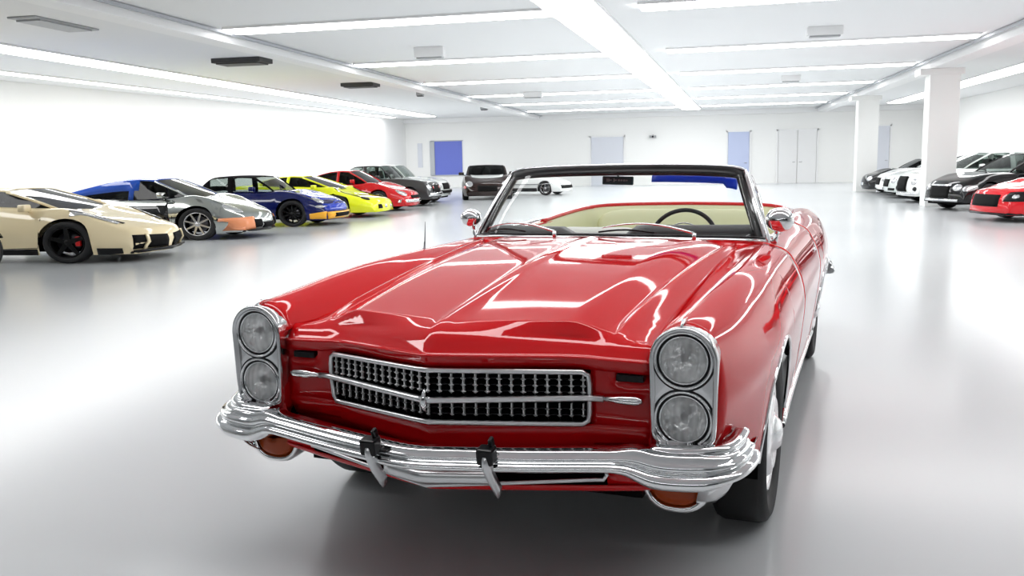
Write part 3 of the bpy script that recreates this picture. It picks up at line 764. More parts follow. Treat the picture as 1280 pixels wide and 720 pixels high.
def conform(bvh, p, kind, off):
    o, d = {'f': (Vector((p[0], -6, p[1])), Vector((0, 1, 0))), 't': (Vector((p[0], p[1], 5)), Vector((0, 0, -1))),
            'r': (Vector((p[0], 9, p[1])), Vector((0, -1, 0))), 'sl': (Vector((-4, p[0], p[1])), Vector((1, 0, 0))), 'sr': (Vector((4, p[0], p[1])), Vector((-1, 0, 0)))}[kind]
    h = bvh.ray_cast(o, d)
    if h[0] is None:
        q = {'f': (p[0], -1, p[1]), 't': (p[0], p[1], .6), 'r': (p[0], 4, p[1]), 'sl': (-.9, p[0], p[1]), 'sr': (.9, p[0], p[1])}[kind]
        h = bvh.find_nearest(Vector(q)); return h[0] - d * off
    return h[0] - d * off
def patch(root, bvh, name, mat, kind, shape, g, off=.006, mirror=True, solid=.012, parent=None):
    """shape 'q': four corners in the projection plane; 'e': centre and radii"""
    outs = []
    for sg in ((1, -1) if mirror else (1,)):
        kd = kind
        if kind == 's': kd = 'sr' if sg == 1 else 'sl'
        def mp(a, b_): return (a * sg if kind in 'ftr' else a, b_)
        mb = MB()
        if shape == 'q':
            a, b_, c, d = [Vector((*p, 0)) for p in g]; rows = []
            for v in lin(0, 1, 5):
                rows.append([conform(bvh, mp(*((a.lerp(b_, u)).lerp(d.lerp(c, u), v))[:2]), kd, off) for u in lin(0, 1, 9)])
            mb.grid(rows)
            o = mb.build(name, mat, parent or root, solid=solid)
        else:
            cx, cz, rx, rz = g; rows = []
            for s, of in ((1.04, -.02), (1., off), (.92, off + .006), (.7, off + .012), (.4, off + .016), (.02, off + .018)):
                rows.append([conform(bvh, mp(cx + rx * s * math.cos(2 * PI * k / 20), cz + rz * s * math.sin(2 * PI * k / 20)), kd, of) for k in range(20)])
            mb.grid(rows, close_u=True); o = mb.build(name, mat, parent or root)
        outs.append(o)
    return outs
def canopy(root, S, roofm, glassm, shell_section):
    y0, y1, y2, y3 = S['can']; zr = S['roof']; w = S['w'] / 2; xb0, xt0 = w * S.get('cxb', .80), w * S.get('cxt', .60); zc, zd = S['cowl'], S['deck']
    N = 24; rows = []; vs = []
    arch = S.get('arch', .03)
    for i in range(N + 1):
        v = i / N
        if v < .3: t = v / .3; y = y0 + (y1 - y0) * t; z = (zc - .03) + (zr - zc + .03) * (t ** .85)
        elif v < .6: t = (v - .3) / .3; y = y1 + (y2 - y1) * t; z = zr + arch * math.sin(PI * t) * .6
        else:
            t = (v - .6) / .4; y = y2 + (y3 - y2) * t; z = zr + (zd - .04 - zr) * (t ** S.get('fast', 1.3))
        k = max(0, min(1, (z - (zc - .03)) / (zr - zc + .03)))
        base_z = min(z, (zc - .045) + (zd - zc) * max(0, min(1, (y - y0) / (y3 - y0))))
        e = min(1, v / .1, (1 - v) / .1 + .6)
        xb = xb0 * (.93 + .07 * math.sin(PI * min(1, max(0, (y - y0) / (y3 - y0))))); xt = xb + (xt0 - xb) * k
        yb = y + .10 * (1 if v < .3 else 0) * (1 - v / .3 if v < .3 else 0)
        row = [(xb, yb, base_z), (xb + (xt - xb) * .45, y + .04 * (v < .3) * (1 - v / .3), base_z + (z - .03 - base_z) * .5), (xt, y, z - .035 * k), (xt * .93, y, z - .012 * k), (xt * .55, y - .03 * (v < .3), z + .004), (0, y - .05 * (v < .3), z + .012)]
        rows.append([(-a, b_, c) for a, b_, c in row[:0:-1]] + row[::1] if False else [(-a, b_, c) for a, b_, c in row[:-1]] + [row[-1]] + [(a, b_, c) for a, b_, c in row[-2::-1]])
        vs.append(v)
    nn = len(rows[0])
    def region(f):
        mb = MB(); fs = []
        mb.v = [p for r in rows for p in r]
        for i in range(N):
            for j in range(nn - 1):
                jj = min(j, nn - 2 - j)
                if f((vs[i] + vs[i + 1]) / 2, jj): mb.f.append((i * nn + j, i * nn + j + 1, (i + 1) * nn + j + 1, (i + 1) * nn + j)); mb.sm.append(True); mb.mi.append(0)
        used = sorted({q for f_ in mb.f for q in f_}); ix = {q: k for k, q in enumerate(used)}
        mb.v = [mb.v[q] for q in used]; mb.f = [tuple(ix[q] for q in f_) for f_ in mb.f]
        return mb
    rr = S.get('rearglass', (.66, .97)); bp_ = S.get('cpillar', .80)
    region(lambda v, j: v < .3 and j >= 3).build('windscreen', glassm, root)
    region(lambda v, j: (.3 <= v < rr[0] or v > rr[1]) and j >= 2 or (j >= 2 and j < 3) or (S.get('wide_rail') and j == 1 and v > .42) or (j < 2 and v > bp_) or (j < 2 and .47 < v < .51)).build('roof', roofm, root, solid=.012)
    region(lambda v, j: rr[0] <= v <= rr[1] and j >= 3).build('rear_window', glassm, root)
    for half in (0, 1):
        for va, vb_ in ((0, .47), (.51, bp_)):
            mb = MB(); mb.v = [p for r in rows for p in r]
            for i in range(N):
                vm = (vs[i] + vs[i + 1]) / 2
                for j in (range(2) if half == 0 else range(nn - 3, nn - 1)):
                    jj = min(j, nn - 2 - j)
                    if S.get('wide_rail') and jj == 1 and vm > .42: continue
                    if va <= vm <= vb_: mb.f.append((i * nn + j, i * nn + j + 1, (i + 1) * nn + j + 1, (i + 1) * nn + j)); mb.sm.append(True); mb.mi.append(0)
            used = sorted({q for f_ in mb.f for q in f_}); ix = {q: k for k, q in enumerate(used)}
            if not used: continue
            mb.v = [mb.v[q] for q in used]; mb.f = [tuple(ix[q] for q in f_) for f_ in mb.f]
            mb.build('side_window', S.get('sideglass', glassm), root)
    # pillars
    for sx in (1, -1):
        idx = 2 if sx < 0 else nn - 3
        MB().tube([rows[i][idx] for i in range(0, 8)], .022, 8).build('pillar', S.get('pillar', roofm), root)
def make_car(name, label, nose, deg, S, body, roofm=None, glassm=None, rim=None, rimstyle='five', k=.89, ky=None, kz=None, group=None):
    """nose: where the middle of the nose stands; deg turns the car"""
    ky = ky or k; a_ = math.radians(deg); hx, hy = math.sin(a_), -math.cos(a_)
    root = empty(name, (nose[0] - hx * S['fo'] * ky, nose[1] - hy * S['fo'] * ky, 0), a_); root.scale = (k, ky, kz or k)
    tag(root, label, 'car', group)
    mb, sec = car_shell(S); bvh = BVHTree.FromPolygons([Vector(v) for v in mb.v], mb.f)
    mb.build('body', body, root)
    if not S.get('open'): canopy(root, S, roofm or body, glassm or M['tint'], sec)
    w = S['w'] / 2; wr = S['wr']; rim = rim or M['rim_silver']
    for sx in (1, -1):
        for yy in (0, S['wb']):
            if S.get('caliper'): MB().box((sx * (w - .085), yy - wr * .42, wr + .02), (.05, .07, .16)).build('brake_caliper', M['caliper'], root, bevel=.01)
            t = wheel(root, sx * (w - .125), yy, wr, .22, sx, rimstyle, rim, rimr=S.get('rimr', .72))
            q = MB(); R = wr + .055; rows = []
            for i in range(13):
                a = PI * i / 12; rows.append([(sx * xx, yy - R * math.cos(a), wr - .08 + R * math.sin(a)) for xx in (w * .55, w - .02 - .03)])
            q.grid(rows); q.add([(sx * w * .55, yy, wr - .1)] + [r[0] for r in rows], [(0, i + 1, i + 2) for i in range(12)]); q.build('wheel_well', M['void'], root)
    u = MB(); u.box((0, S['wb'] / 2, .24), (w * 1.3, S['wb'] + S['fo'] + S['ro'] - .5, .14)); u.box((0, (S['can'][0] + S['can'][3]) / 2, S['cowl'] - .16), (w * 1.45, (S['can'][3] - S['can'][0]) * .8, .10))
    u.build('underbody', M['void'], root)
    s = MB(); yc = S['can'][1] + .35
    for sx in (1, -1): cushion(s, sx * .36, yc, S['cowl'] + .02, .46, .14, .5, -.2, 6)
    if not S.get('noseats'): s.build('seats', S.get('seatm', M['interior_dark']), root)
    # door mirrors
    for sx in (1, -1):
        m_ = MB(); cushion(m_, sx * (w + .02), S['can'][0] + .42, S['cowl'] + .06, .20, .11, .12, 0, 6); m_.tube([(sx * (w * .84), S['can'][0] + .42, S['cowl'] - .03), (sx * (w - .02), S['can'][0] + .42, S['cowl'] + .04)], .02, 6)
        m_.build('door_mirror', S.get('mirrorm', body), root)
    # door outline and sill
    def line(pts, mm=M['darkgrille'], nm='door_seam', r=.005):
        for sg in ('sl', 'sr'):
            P = [conform(bvh, p, sg, .001) for p in pts]; MB().tube(P, r, 5).build(nm, mm, root)
    d0, d1 = S['can'][0] + .25, S['can'][0] + .25 + S.get('door', 1.15)
    line([(d0, S['cowl'] - .12), (d0 + .02, .5), (d0 + .06, .26), ((d0 + d1) / 2, .24), (d1 - .1, .27), (d1, .45), (d1 + .02, S['cowl'] - .12)])
    P = lambda *a, **kw: patch(root, bvh, *a, **kw)
    return root, P, line
B = M
# cream mid-engined sports car
S1 = dict(fo=1.06, wb=2.65, ro=.86, w=1.94, wr=.345, nose=.60, cowl=.86, deck=.98, tail=.86, zax=.835, bulge=.04, haunch=.06, can=(.10, .98, 1.62, 2.9), roof=1.215, cxt=.66, bow=.30, nose_w=.84, fast=1.2, crown=.03, front_low=.34, zb=.14, caliper=True)
r, P, ln = make_car('cream_sports_car', 'cream low sports car with black wheels and slim swept headlights, nearest in the left row', (-7.90, 12.30), 94, S1, B['p_cream'], ky=1.12, rim=B['rim_dark'], rimstyle='five')
P('headlight', B['lamp'], 't', 'q', [(.62, -.62), (.70, -.62), (.90, -.05), (.84, -.05)], off=.008)
P('headlight_edge', B['black'], 't', 'q', [(.56, -.66), (.61, -.66), (.84, -.02), (.80, -.02)], off=.008)
P('front_intake', B['darkgrille'], 'f', 'q', [(.06, .21), (.80, .22), (.76, .45), (.10, .42)], off=.004)
P('intake_divider', B['p_cream'], 'f', 'q', [(.55, .20), (.60, .20), (.58, .46), (.54, .45)], off=.02, solid=.03)
P('splitter', B['black'], 'f', 'q', [(-.80, .155), (.80, .155), (.80, .20), (-.80, .20)], off=.02, mirror=False, solid=.05)
P('sill', B['black'], 's', 'q', [(.42, .12), (2.2, .12), (2.2, .24), (.42, .24)], off=.004)
P('corner_skirt', B['black'], 's', 'q', [(-.74, .13), (-.42, .13), (-.42, .25), (-.74, .24)], off=.01)
P('side_intake', B['darkgrille'], 's', 'q', [(1.95, .50), (2.2, .42), (2.25, .62), (2.05, .66)], off=.003)
# mirror silver coupe with blue roof and copper lower bumper
S2 = dict(fo=.98, wb=2.36, ro=1.05, w=1.86, wr=.34, nose=.62, cowl=.90, deck=.86, tail=.74, zax=.875, bulge=.05, haunch=.06, can=(.16, .86, 1.5, 3.05), roof=1.28, cxt=.64, bow=.30, nose_w=.80, fast=1.15, crown=.03, rearglass=(.84, .93), cpillar=.84, wide_rail=True, pillar=M['p_chrome'])
r, P, ln = make_car('silver_blue_coupe', 'mirror silver coupe with glossy blue roof and copper lower bumper beside the cream car', (-8.13, 16.0), 93, S2, B['p_chrome'], ky=1.12, roofm=B['p_blueroof'], rimstyle='multi')
P('rear_fender_panel', B['p_blueroof'], 's', 'q', [(2.0, .70), (3.2, .62), (3.2, .80), (2.0, .92)], off=.004)
P('door_reflection', B['p_black'], 's', 'q', [(.46, .19), (1.98, .19), (2.0, .85), (.52, .86)], off=.004)  # dark neighbour mirrored in the silver side, put in as black colour
P('bumper_corner', B['p_copper'], 'f', 'q', [(.44, .20), (.915, .20), (.90, .46), (.50, .48)], off=.006)
P('front_intake', B['darkgrille'], 'f', 'q', [(.30, .24), (.52, .24), (.52, .42), (.32, .42)], off=.012)
P('center_intake', B['darkgrille'], 'f', 'q', [(-.24, .22), (.24, .22), (.24, .34), (-.24, .34)], off=.008, mirror=False)
P('headlight', B['lamp'], 'f', 'e', (.66, .66, .12, .09))
P('splitter', B['black'], 'f', 'q', [(-.74, .165), (.74, .165), (.74, .20), (-.74, .20)], off=.02, mirror=False, solid=.05)
# dark blue soft top roadster, orange-yellow front lip
S3 = dict(fo=.92, wb=2.42, ro=.86, w=1.80, wr=.33, nose=.64, cowl=.90, deck=.92, tail=.84, zax=.80, bulge=.05, haunch=.04, can=(.46, .92, 1.85, 2.28), roof=1.26, cxt=.74, bow=.22, nose_w=.86, fast=1.8, pillar=M['canvas'], noseats=True, cpillar=.70, rearglass=(.68, .90), sideglass=B['clear'])
r, P, ln = make_car('blue_roadster', 'dark blue roadster with black fabric roof and orange front lip', (-7.95, 19.3), 92, S3, B['p_navy'], ky=1.02, roofm=B['canvas'], glassm=B['clear'], rim=B['rim_dark'], rimstyle='ten')
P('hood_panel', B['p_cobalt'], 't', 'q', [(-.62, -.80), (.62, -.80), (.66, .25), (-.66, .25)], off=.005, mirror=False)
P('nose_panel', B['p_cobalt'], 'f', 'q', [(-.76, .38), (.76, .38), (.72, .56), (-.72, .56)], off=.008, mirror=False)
P('front_lip', B['p_orange'], 'f', 'q', [(-.74, .19), (.74, .19), (.74, .36), (-.74, .36)], off=.02, mirror=False, solid=.03)
P('front_intake', B['darkgrille'], 'f', 'q', [(-.5, .23), (.30, .23), (.30, .33), (-.5, .33)], off=.04, mirror=False)
P('headlight', B['lamp'], 't', 'e', (.62, -.52, .11, .14)); P('lip_corner', B['p_orange'], 's', 'q', [(-.76, .19), (-.40, .19), (-.40, .32), (-.76, .38)], off=.012)
P('turn_light', B['lamp'], 's', 'e', (-.62, .50, .10, .035))
# yellow supercar
S4 = dict(fo=1.12, wb=2.50, ro=.98, w=1.90, wr=.33, nose=.56, cowl=.84, deck=.96, tail=.86, zax=.70, bulge=.06, haunch=.05, can=(.15, 1.05, 1.65, 2.6), roof=1.20, cxt=.58, bow=.20, nose_w=.86, fast=1.4)
r, P, ln = make_car('yellow_sports_car', 'bright yellow sports car with dark windows and black front vents', (-7.9, 22.2), 90, S4, B['p_yellow'], ky=1.0, rim=B['rim_dark'])
P('hood_vent', B['darkgrille'], 't', 'q', [(.56, -.75), (.62, -.80), (.72, .1), (.68, .1)], off=.005)
P('headlight', B['black'], 't', 'e', (.70, -.72, .07, .12))
P('front_intake', B['darkgrille'], 'f', 'q', [(.42, .26), (.62, .26), (.60, .38), (.44, .38)], off=.006)
P('fog_light', B['lamp'], 'f', 'e', (.20, .32, .07, .05))
P('side_intake', B['darkgrille'], 's', 'q', [(1.85, .45), (2.15, .45), (2.15, .75), (1.95, .75)], off=.003)
# red coupe
S5 = dict(fo=1.02, wb=2.45, ro=1.0, w=1.86, wr=.33, nose=.64, cowl=.92, deck=.92, tail=.82, zax=.80, bulge=.06, haunch=.05, can=(.42, 1.08, 1.7, 3.0), roof=1.30, cxt=.60, bow=.26, fast=1.3)
r, P, ln = make_car('red_coupe', 'red coupe with chrome bumper parked behind the yellow sports car', (-8.05, 25.1), 90, S5, B['p_crimson'])
P('headlight', B['lamp'], 'f', 'e', (.66, .58, .11, .10)); P('front_bumper', B['chrome'], 'f', 'q', [(-.84, .28), (.84, .28), (.84, .37), (-.84, .37)], off=.03, mirror=False, solid=.04); P('front_intake', B['darkgrille'], 'f', 'q', [(-.4, .40), (.4, .40), (.4, .50), (-.4, .50)], off=.006, mirror=False)
# dark grey saloon, second grey saloon behind
S6 = dict(fo=.78, wb=2.50, ro=1.0, w=1.74, wr=.33, nose=.86, cowl=1.0, deck=.98, tail=.92, zax=.95, bulge=.0, haunch=.0, crown=.02, can=(.72, 1.15, 2.1, 2.8), roof=1.44, cxt=.66, bow=.10, bowr=.08, nose_w=.95, zb=.24, front_low=.42, sideglass=B['clear'])
r, P, ln = make_car('grey_classic_saloon', 'dark grey classic saloon with chrome front and upright windscreen beside the red coupe', (-8.2, 27.7), 90, S6, B['p_grey'], glassm=B['clear'], roofm=B['p_grey'], rimstyle='cap', rim=B['chrome'])
P('grille', B['darkgrille'], 'f', 'q', [(-.42, .50), (.42, .50), (.42, .74), (-.42, .74)], off=.01, mirror=False); P('headlight', B['lamp'], 'f', 'e', (.66, .66, .11, .11)); P('front_bumper', B['chrome'], 'f', 'q', [(-.84, .36), (.84, .36), (.84, .46), (-.84, .46)], off=.05, mirror=False, solid=.05); P('fog_light', B['redlens'], 'f', 'e', (.34, .66, .07, .07))
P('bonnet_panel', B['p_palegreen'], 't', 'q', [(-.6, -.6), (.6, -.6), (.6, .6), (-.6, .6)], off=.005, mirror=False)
r, P, ln = make_car('pale_classic_saloon', 'pale grey classic saloon, last in the left row near the blue wall panel', (-8.55, 30.1), 90, S6, B['p_palegreen'], glassm=B['clear'], rimstyle='cap', rim=B['chrome'])
P('grille', B['darkgrille'], 'f', 'q', [(-.42, .50), (.42, .50), (.42, .74), (-.42, .74)], off=.01, mirror=False); P('headlight', B['lamp'], 'f', 'e', (.66, .66, .11, .11)); P('front_bumper', B['darkgrille'], 'f', 'q', [(-.84, .36), (.84, .36), (.84, .46), (-.84, .46)], off=.05, mirror=False, solid=.05)
# dark coupe by the blue panel, facing the hall
S7 = dict(fo=.95, wb=2.55, ro=1.0, w=1.84, wr=.34, nose=.70, cowl=.95, deck=.93, tail=.84, zax=.86, bulge=.08, haunch=.07, can=(.55, 1.15, 1.8, 2.9), roof=1.36, cxt=.64, bow=.28, crown=.04)
r, P, ln = make_car('dark_brown_coupe', 'dark brown coupe facing the hall beside the left windscreen pillar of the red convertible', (-7.30, 30.9), 14, dict(S7, roof=1.32, cxt=.72, cxb=.86), B['p_brown'], glassm=B['tint'], k=1.0, ky=.85, kz=.92)
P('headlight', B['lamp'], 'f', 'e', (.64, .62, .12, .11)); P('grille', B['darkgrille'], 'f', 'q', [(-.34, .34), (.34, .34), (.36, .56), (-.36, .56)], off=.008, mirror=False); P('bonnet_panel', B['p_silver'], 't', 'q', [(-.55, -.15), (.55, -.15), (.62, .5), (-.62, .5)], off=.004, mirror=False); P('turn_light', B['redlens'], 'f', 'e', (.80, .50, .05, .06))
# pale open roadster seen through the windscreen
S8 = dict(fo=.85, wb=2.3, ro=.95, w=1.70, wr=.30, nose=.62, cowl=.80, deck=.80, tail=.72, zax=.72, bulge=.03, haunch=.03, can=(.70, 1.0, 1.8, 2.0), roof=1.1, open=True, bow=.15, nose_w=.9)
r, P, ln = make_car('pale_roadster', 'low pale silver roadster seen through the windscreen of the red convertible', (-5.0, 35.3), 78, S8, B['p_white'])
P('waist_stripe', B['chrome'], 's', 'q', [(-.6, .46), (3.0, .46), (3.0, .50), (-.6, .50)], off=.008); P('sill', B['black'], 's', 'q', [(.38, .17), (1.95, .17), (1.95, .32), (.38, .32)], off=.006); P('grille', B['darkgrille'], 'f', 'q', [(-.7, .30), (.7, .30), (.7, .44), (-.7, .44)], off=.006, mirror=False); P('headlight', B['lamp'], 'f', 'e', (.6, .50, .1, .07))
ws_ = MB(); ws_.grid([[(x, .78 + .3 * (z - .8) + .1 * abs(x), z) for x in lin(-.62, .62, 9)] for z in (.78, 1.02)]); ws_.build('windscreen', B['clear'], r, solid=.01)

# right row -------------------------------------------------------------
S9 = dict(fo=1.10, wb=2.60, ro=.95, w=1.94, wr=.34, nose=.72, cowl=.92, deck=.98, tail=.88, zax=.82, bulge=.04, haunch=.05, can=(.30, 1.1, 1.7, 2.9), roof=1.22, cxt=.60, bow=.26, front_low=.30)
r, P, ln = make_car('red_supercar', 'bright red sports car with dark headlight recesses, nearest in the right row', (5.55, 19.4), -76, S9, B['p_red'])
P('headlight', B['black'], 'f', 'q', [(.60, .46), (.93, .46), (.93, .68), (.66, .66)], off=.006); P('front_intake', B['darkgrille'], 'f', 'q', [(-.50, .34), (.50, .34), (.50, .60), (-.50, .60)], off=.006, mirror=False); P('headlight_unit', B['lamp'], 'f', 'e', (.80, .57, .05, .05)); P('splitter', B['black'], 'f', 'q', [(-.88, .15), (.88, .15), (.86, .20), (-.86, .20)], off=.02, mirror=False, solid=.04)
P('hood_stripe', B['p_white'], 't', 'q', [(-.30, -.85), (.30, -.85), (.36, .2), (-.36, .2)], off=.005, mirror=False)
S10 = dict(fo=.88, wb=3.0, ro=1.1, w=1.90, wr=.36, nose=.80, cowl=1.02, deck=1.02, tail=.98, zax=.94, bulge=.02, haunch=.02, crown=.04, can=(.70, 1.55, 2.6, 3.6), roof=1.46, cxt=.64, bow=.22, bowr=.1, nose_w=.9, zb=.22, door=1.1, sideglass=B['clear'], fast=1.4)
r, P, ln = make_car('black_saloon', 'black saloon with chrome grille and bright windows behind the red sports car on the right', (5.62, 23.1), -70, S10, B['p_black'], glassm=B['clear'])
P('grille', B['darkgrille'], 'f', 'q', [(-.38, .34), (.38, .34), (.40, .66), (-.40, .66)], off=.01, mirror=False); P('headlight', B['lamp'], 'f', 'e', (.62, .62, .13, .09)); P('headlight', B['lamp'], 'f', 'e', (.84, .60, .07, .08)); P('front_bumper', B['chrome'], 'f', 'q', [(-.88, .26), (.88, .26), (.88, .31), (-.88, .31)], off=.02, mirror=False, solid=.03); P('grille_trim', B['chrome'], 'f', 'q', [(-.42, .66), (.42, .66), (.43, .70), (-.43, .70)], off=.02, mirror=False)
r, P, ln = make_car('pale_limousine', 'pale silver saloon with upright grille, cut by the nearer column', (5.6, 26.9), -80, dict(S10, nose=.90, cowl=1.06, deck=1.06, roof=1.52, front_low=.45), B['p_white'], glassm=B['clear'], roofm=B['p_palegreen'])
P('grille', B['darkgrille'], 'f', 'q', [(-.30, .36), (.30, .36), (.30, .82), (-.30, .82)], off=.03, mirror=False, solid=.06); P('headlight', B['lamp'], 'f', 'e', (.62, .66, .12, .10)); P('fog_light', B['black'], 'f', 'e', (.70, .44, .08, .07)); P('bumper_trim', B['chrome'], 'f', 'q', [(-.86, .28), (.86, .28), (.86, .32), (-.86, .32)], off=.02, mirror=False, solid=.03)
r, P, ln = make_car('silver_saloon', 'silver saloon with dark windows between the pale saloon and the far column', (5.72, 29.9), -89, S10, B['p_palegreen'], glassm=B['tint'])
P('grille', B['darkgrille'], 'f', 'q', [(-.38, .40), (.38, .40), (.40, .66), (-.40, .66)], off=.01, mirror=False); P('headlight', B['lamp'], 'f', 'e', (.64, .62, .14, .10)); P('lower_intake', B['darkgrille'], 'f', 'q', [(.4, .28), (.8, .28), (.8, .36), (.4, .36)], off=.006)
r, P, ln = make_car('white_saloon', 'white saloon behind the silver saloon in the right row', (5.85, 31.95), -90, S10, B['p_white'], glassm=B['tint'], roofm=B['p_silver'])
P('grille', B['darkgrille'], 'f', 'q', [(-.38, .40), (.38, .40), (.40, .66), (-.40, .66)], off=.01, mirror=False); P('headlight', B['lamp'], 'f', 'e', (.64, .62, .14, .10))
r, P, ln = make_car('black_hatchback', 'small black car nose beside the farther column', (5.72, 34.0), -90, dict(S7, nose=.74, roof=1.30), B['p_black'])
P('headlight', B['lamp'], 'f', 'e', (.62, .58, .12, .10)); P('grille', B['chrome'], 'f', 'q', [(-.3, .32), (.3, .32), (.3, .42), (-.3, .42)], off=.008, mirror=False)

# motorcycle whose front wheel shows at the left edge ----------------------
mc = empty('motorcycle', (-9.60, 10.45, 0), math.radians(90)); tag(mc, 'black motorcycle wheel at the left edge in front of the cream car', 'motorcycle')
for yy in (0, 1.38):
    t = MB(); t.lathe([(.22, -.04), (.25, -.055), (.285, -.045), (.30, 0), (.285, .045), (.25, .055), (.22, .04), (.22, -.04)], (0, 0, 0), 'X', 40); to = t.build('wheel', B['tyre'], mc); to.location = (0, yy, .30)
    q = MB(); q.lathe([(.225, -.03), (.215, -.03), (.215, .03), (.225, .03)], (0, 0, 0), 'X', 40)
    for k in range(10): a = 2 * PI * k / 10; q.tube([(.02, .03 * math.cos(a), .03 * math.sin(a)), (0, .22 * math.cos(a + .2), .22 * math.sin(a + .2))], .005, 5)
    q.lathe([(.0001, -.06), (.04, -.06), (.04, .06), (.0001, .06)], (0, 0, 0), 'X', 16); q.build('rim', B['chrome'], to)
    q = MB(); rows = [[(xx, yy - .33 * math.cos(a), .30 + .33 * math.sin(a)) for xx in (-.06, 0, .06)] for a in lin(.5, 2.4, 12)]; q.grid(rows); q.build('mudguard', B['p_black'], mc, solid=.008)
for sx in (1, -1): MB().tube([(sx * .08, 0, .30), (sx * .09, .22, .86)], .02, 8).build('fork', B['chrome'], mc)
MB().tube([(-.34, .34, .98), (-.2, .24, .98), (0, .20, .94), (.2, .24, .98), (.34, .34, .98)], .013, 8).build('handlebar', B['chrome'], mc)
q = MB(); cushion(q, 0, .55, .78, .30, .55, .26); q.build('fuel_tank', B['p_black'], mc); q = MB(); cushion(q, 0, 1.08, .74, .28, .60, .12); q.build('saddle', B['black'], mc)
q = MB(); cushion(q, 0, .68, .44, .34, .42, .38); q.tube([(0, .30, .80), (0, .45, .35), (0, .95, .30), (0, 1.38, .30)], .025, 8); q.tube([(.16, .6, .30), (.2, 1.0, .24), (.2, 1.6, .30)], .035, 10); q.build('engine', B['darkmetal'], mc)
q = MB(); q.lathe([(.0001, -.06), (.08, -.055), (.085, .0), (.06, .06), (.0001, .08)], (0, .08, .86), 'Y', 20); q.build('headlight', B['chrome'], mc)
# ================================================================== THE HALL
CZ = 3.70; YF = 47.0; YN = -9.0; XR = 11.3
def xl(y): return -15.75 - (45.4 - y) * .083      # left wall runs slightly askew
def struct(mb, name, mat, parent=None, **kw):
    o = mb.build(name, mat, parent, **kw)
    if parent is None: o['kind'] = 'structure'
    return o
T = .2
M['shutter'] = principled('dark_grey_shutter', (.06, .065, .07), .5)
XL0 = xl(YN) - .1
f = MB(); f.box((-4.8, (YN + YF) / 2, -.05), (33.5, YF - YN + .4, .10)); struct(f, 'floor', M['floor'])
f = MB(); f.box((-4.8, (YN + YF) / 2, CZ + .10), (33.5, YF - YN + .4, .20)); struct(f, 'ceiling', M['ceil'])
f = MB(); f.add([(xl(YN), YN, 0), (xl(YF), YF, 0), (xl(YF) - T, YF, 0), (xl(YN) - T, YN, 0), (xl(YN), YN, CZ), (xl(YF), YF, CZ), (xl(YF) - T, YF, CZ), (xl(YN) - T, YN, CZ)], [(0, 1, 5, 4), (2, 3, 7, 6), (1, 2, 6, 5), (3, 0, 4, 7), (0, 3, 2, 1), (4, 5, 6, 7)], False); struct(f, 'wall_left', M['white_wall'])
f = MB(); f.box((XR + .1, (YN + YF) / 2, CZ / 2), (T, YF - YN, CZ)); struct(f, 'wall_right', M['white_wall'])
f = MB(); f.box((-4.5, YF + .1, CZ / 2), (32.2, T, CZ)); struct(f, 'wall_back', M['white_wall'])
f = MB(); f.box((-4.8, YN - .1, CZ / 2), (32.2, T, CZ)); struct(f, 'wall_front', M['shutter'])
# beams
n = [0]
def trim(mb, mat, **kw): n[0] += 1; return struct(mb, 'trim_%d' % n[0], mat, **kw)
f = MB(); f.box((-8.35, (YN + YF) / 2, CZ - .09), (.42, YF - YN, .18)); trim(f, M['beam'], bevel=.01)
f = MB(); f.box((5.95, (YN + YF) / 2, CZ - .11), (.46, YF - YN, .22)); trim(f, M['beam'], bevel=.01)
f = MB(); f.box((5.95 - .32, (YN + YF) / 2, CZ - .05), (.05, YF - YN, .05)); trim(f, M['frame_grey'])
f = MB(); f.box((-8.35 + .30, (YN + YF) / 2, CZ - .04), (.05, YF - YN, .05)); trim(f, M['frame_grey'])
f = MB(); f.box((-4.5, YF - .12, CZ - .12), (32, .24, .24)); trim(f, M['beam'], bevel=.01)
for yc in (25.0, 35.4):
    f = MB(); f.box((6.08, yc, (CZ - .22) / 2), (.72, .55, CZ - .22)); f.box((6.0, yc, CZ - .30), (1.05, .60, .16)); trim(f, M['white_wall'], bevel=.012)
# doors and panels on the back wall
def door(k, x0, x1, z0, z1, mat, leaf=1, handle=True, fr='frame_grey'):
    f = MB(); w = (x1 - x0) / leaf
    for i in range(leaf): f.box((x0 + w * (i + .5), YF - .03, (z0 + z1) / 2), (w - .03, .05, z1 - z0))
    o = struct(f, 'door_%d' % k, mat, bevel=.004)
    g = MB()
    for x in (x0 - .04, x1 + .04): g.box((x, YF - .035, (z0 + z1) / 2 + .02), (.08, .07, z1 - z0 + .08))
    g.box(((x0 + x1) / 2, YF - .035, z1 + .04), (x1 - x0 + .16, .07, .08)); g.build('door_frame', M[fr], o)
    if handle:
        h = MB()
        for i in range(leaf):
            hx = x0 + w * (i + (.12 if i % 2 else .88)); h.tube([(hx, YF - .055, 1.05), (hx, YF - .11, 1.05), (hx + .12 * (-1 if i % 2 == 0 else 1), YF - .11, 1.05)], .014, 8)
        h.build('door_handle', M['rim_silver'], o)
    return o
door(1, -5.50, -3.80, 0.0, 2.50, M['door_pale'], 1, False, 'housing')
door(2, 1.45, 2.52, 0.0, 2.60, M['door_bluegrey'], 1, True, 'housing')
door(3, 3.90, 5.75, 0.0, 2.60, M['door_white'], 2, True, 'housing')
door(4, 8.45, 9.15, 0.0, 2.72, M['door_pale'], 1, True, 'housing')
f = MB(); f.box((-13.22, YF - .03, 1.58), (1.52, .05, 1.80)); wo = struct(f, 'window_1', M['panel_blue'])
g = MB(); g.box((-14.12, YF - .04, 1.58), (.26, .08, 1.84)); g.box((-13.3, YF - .04, 2.50), (1.8, .08, .05)); g.box((-13.3, YF - .04, .66), (1.8, .08, .05)); g.build('window_frame', M['frame_grey'], wo)
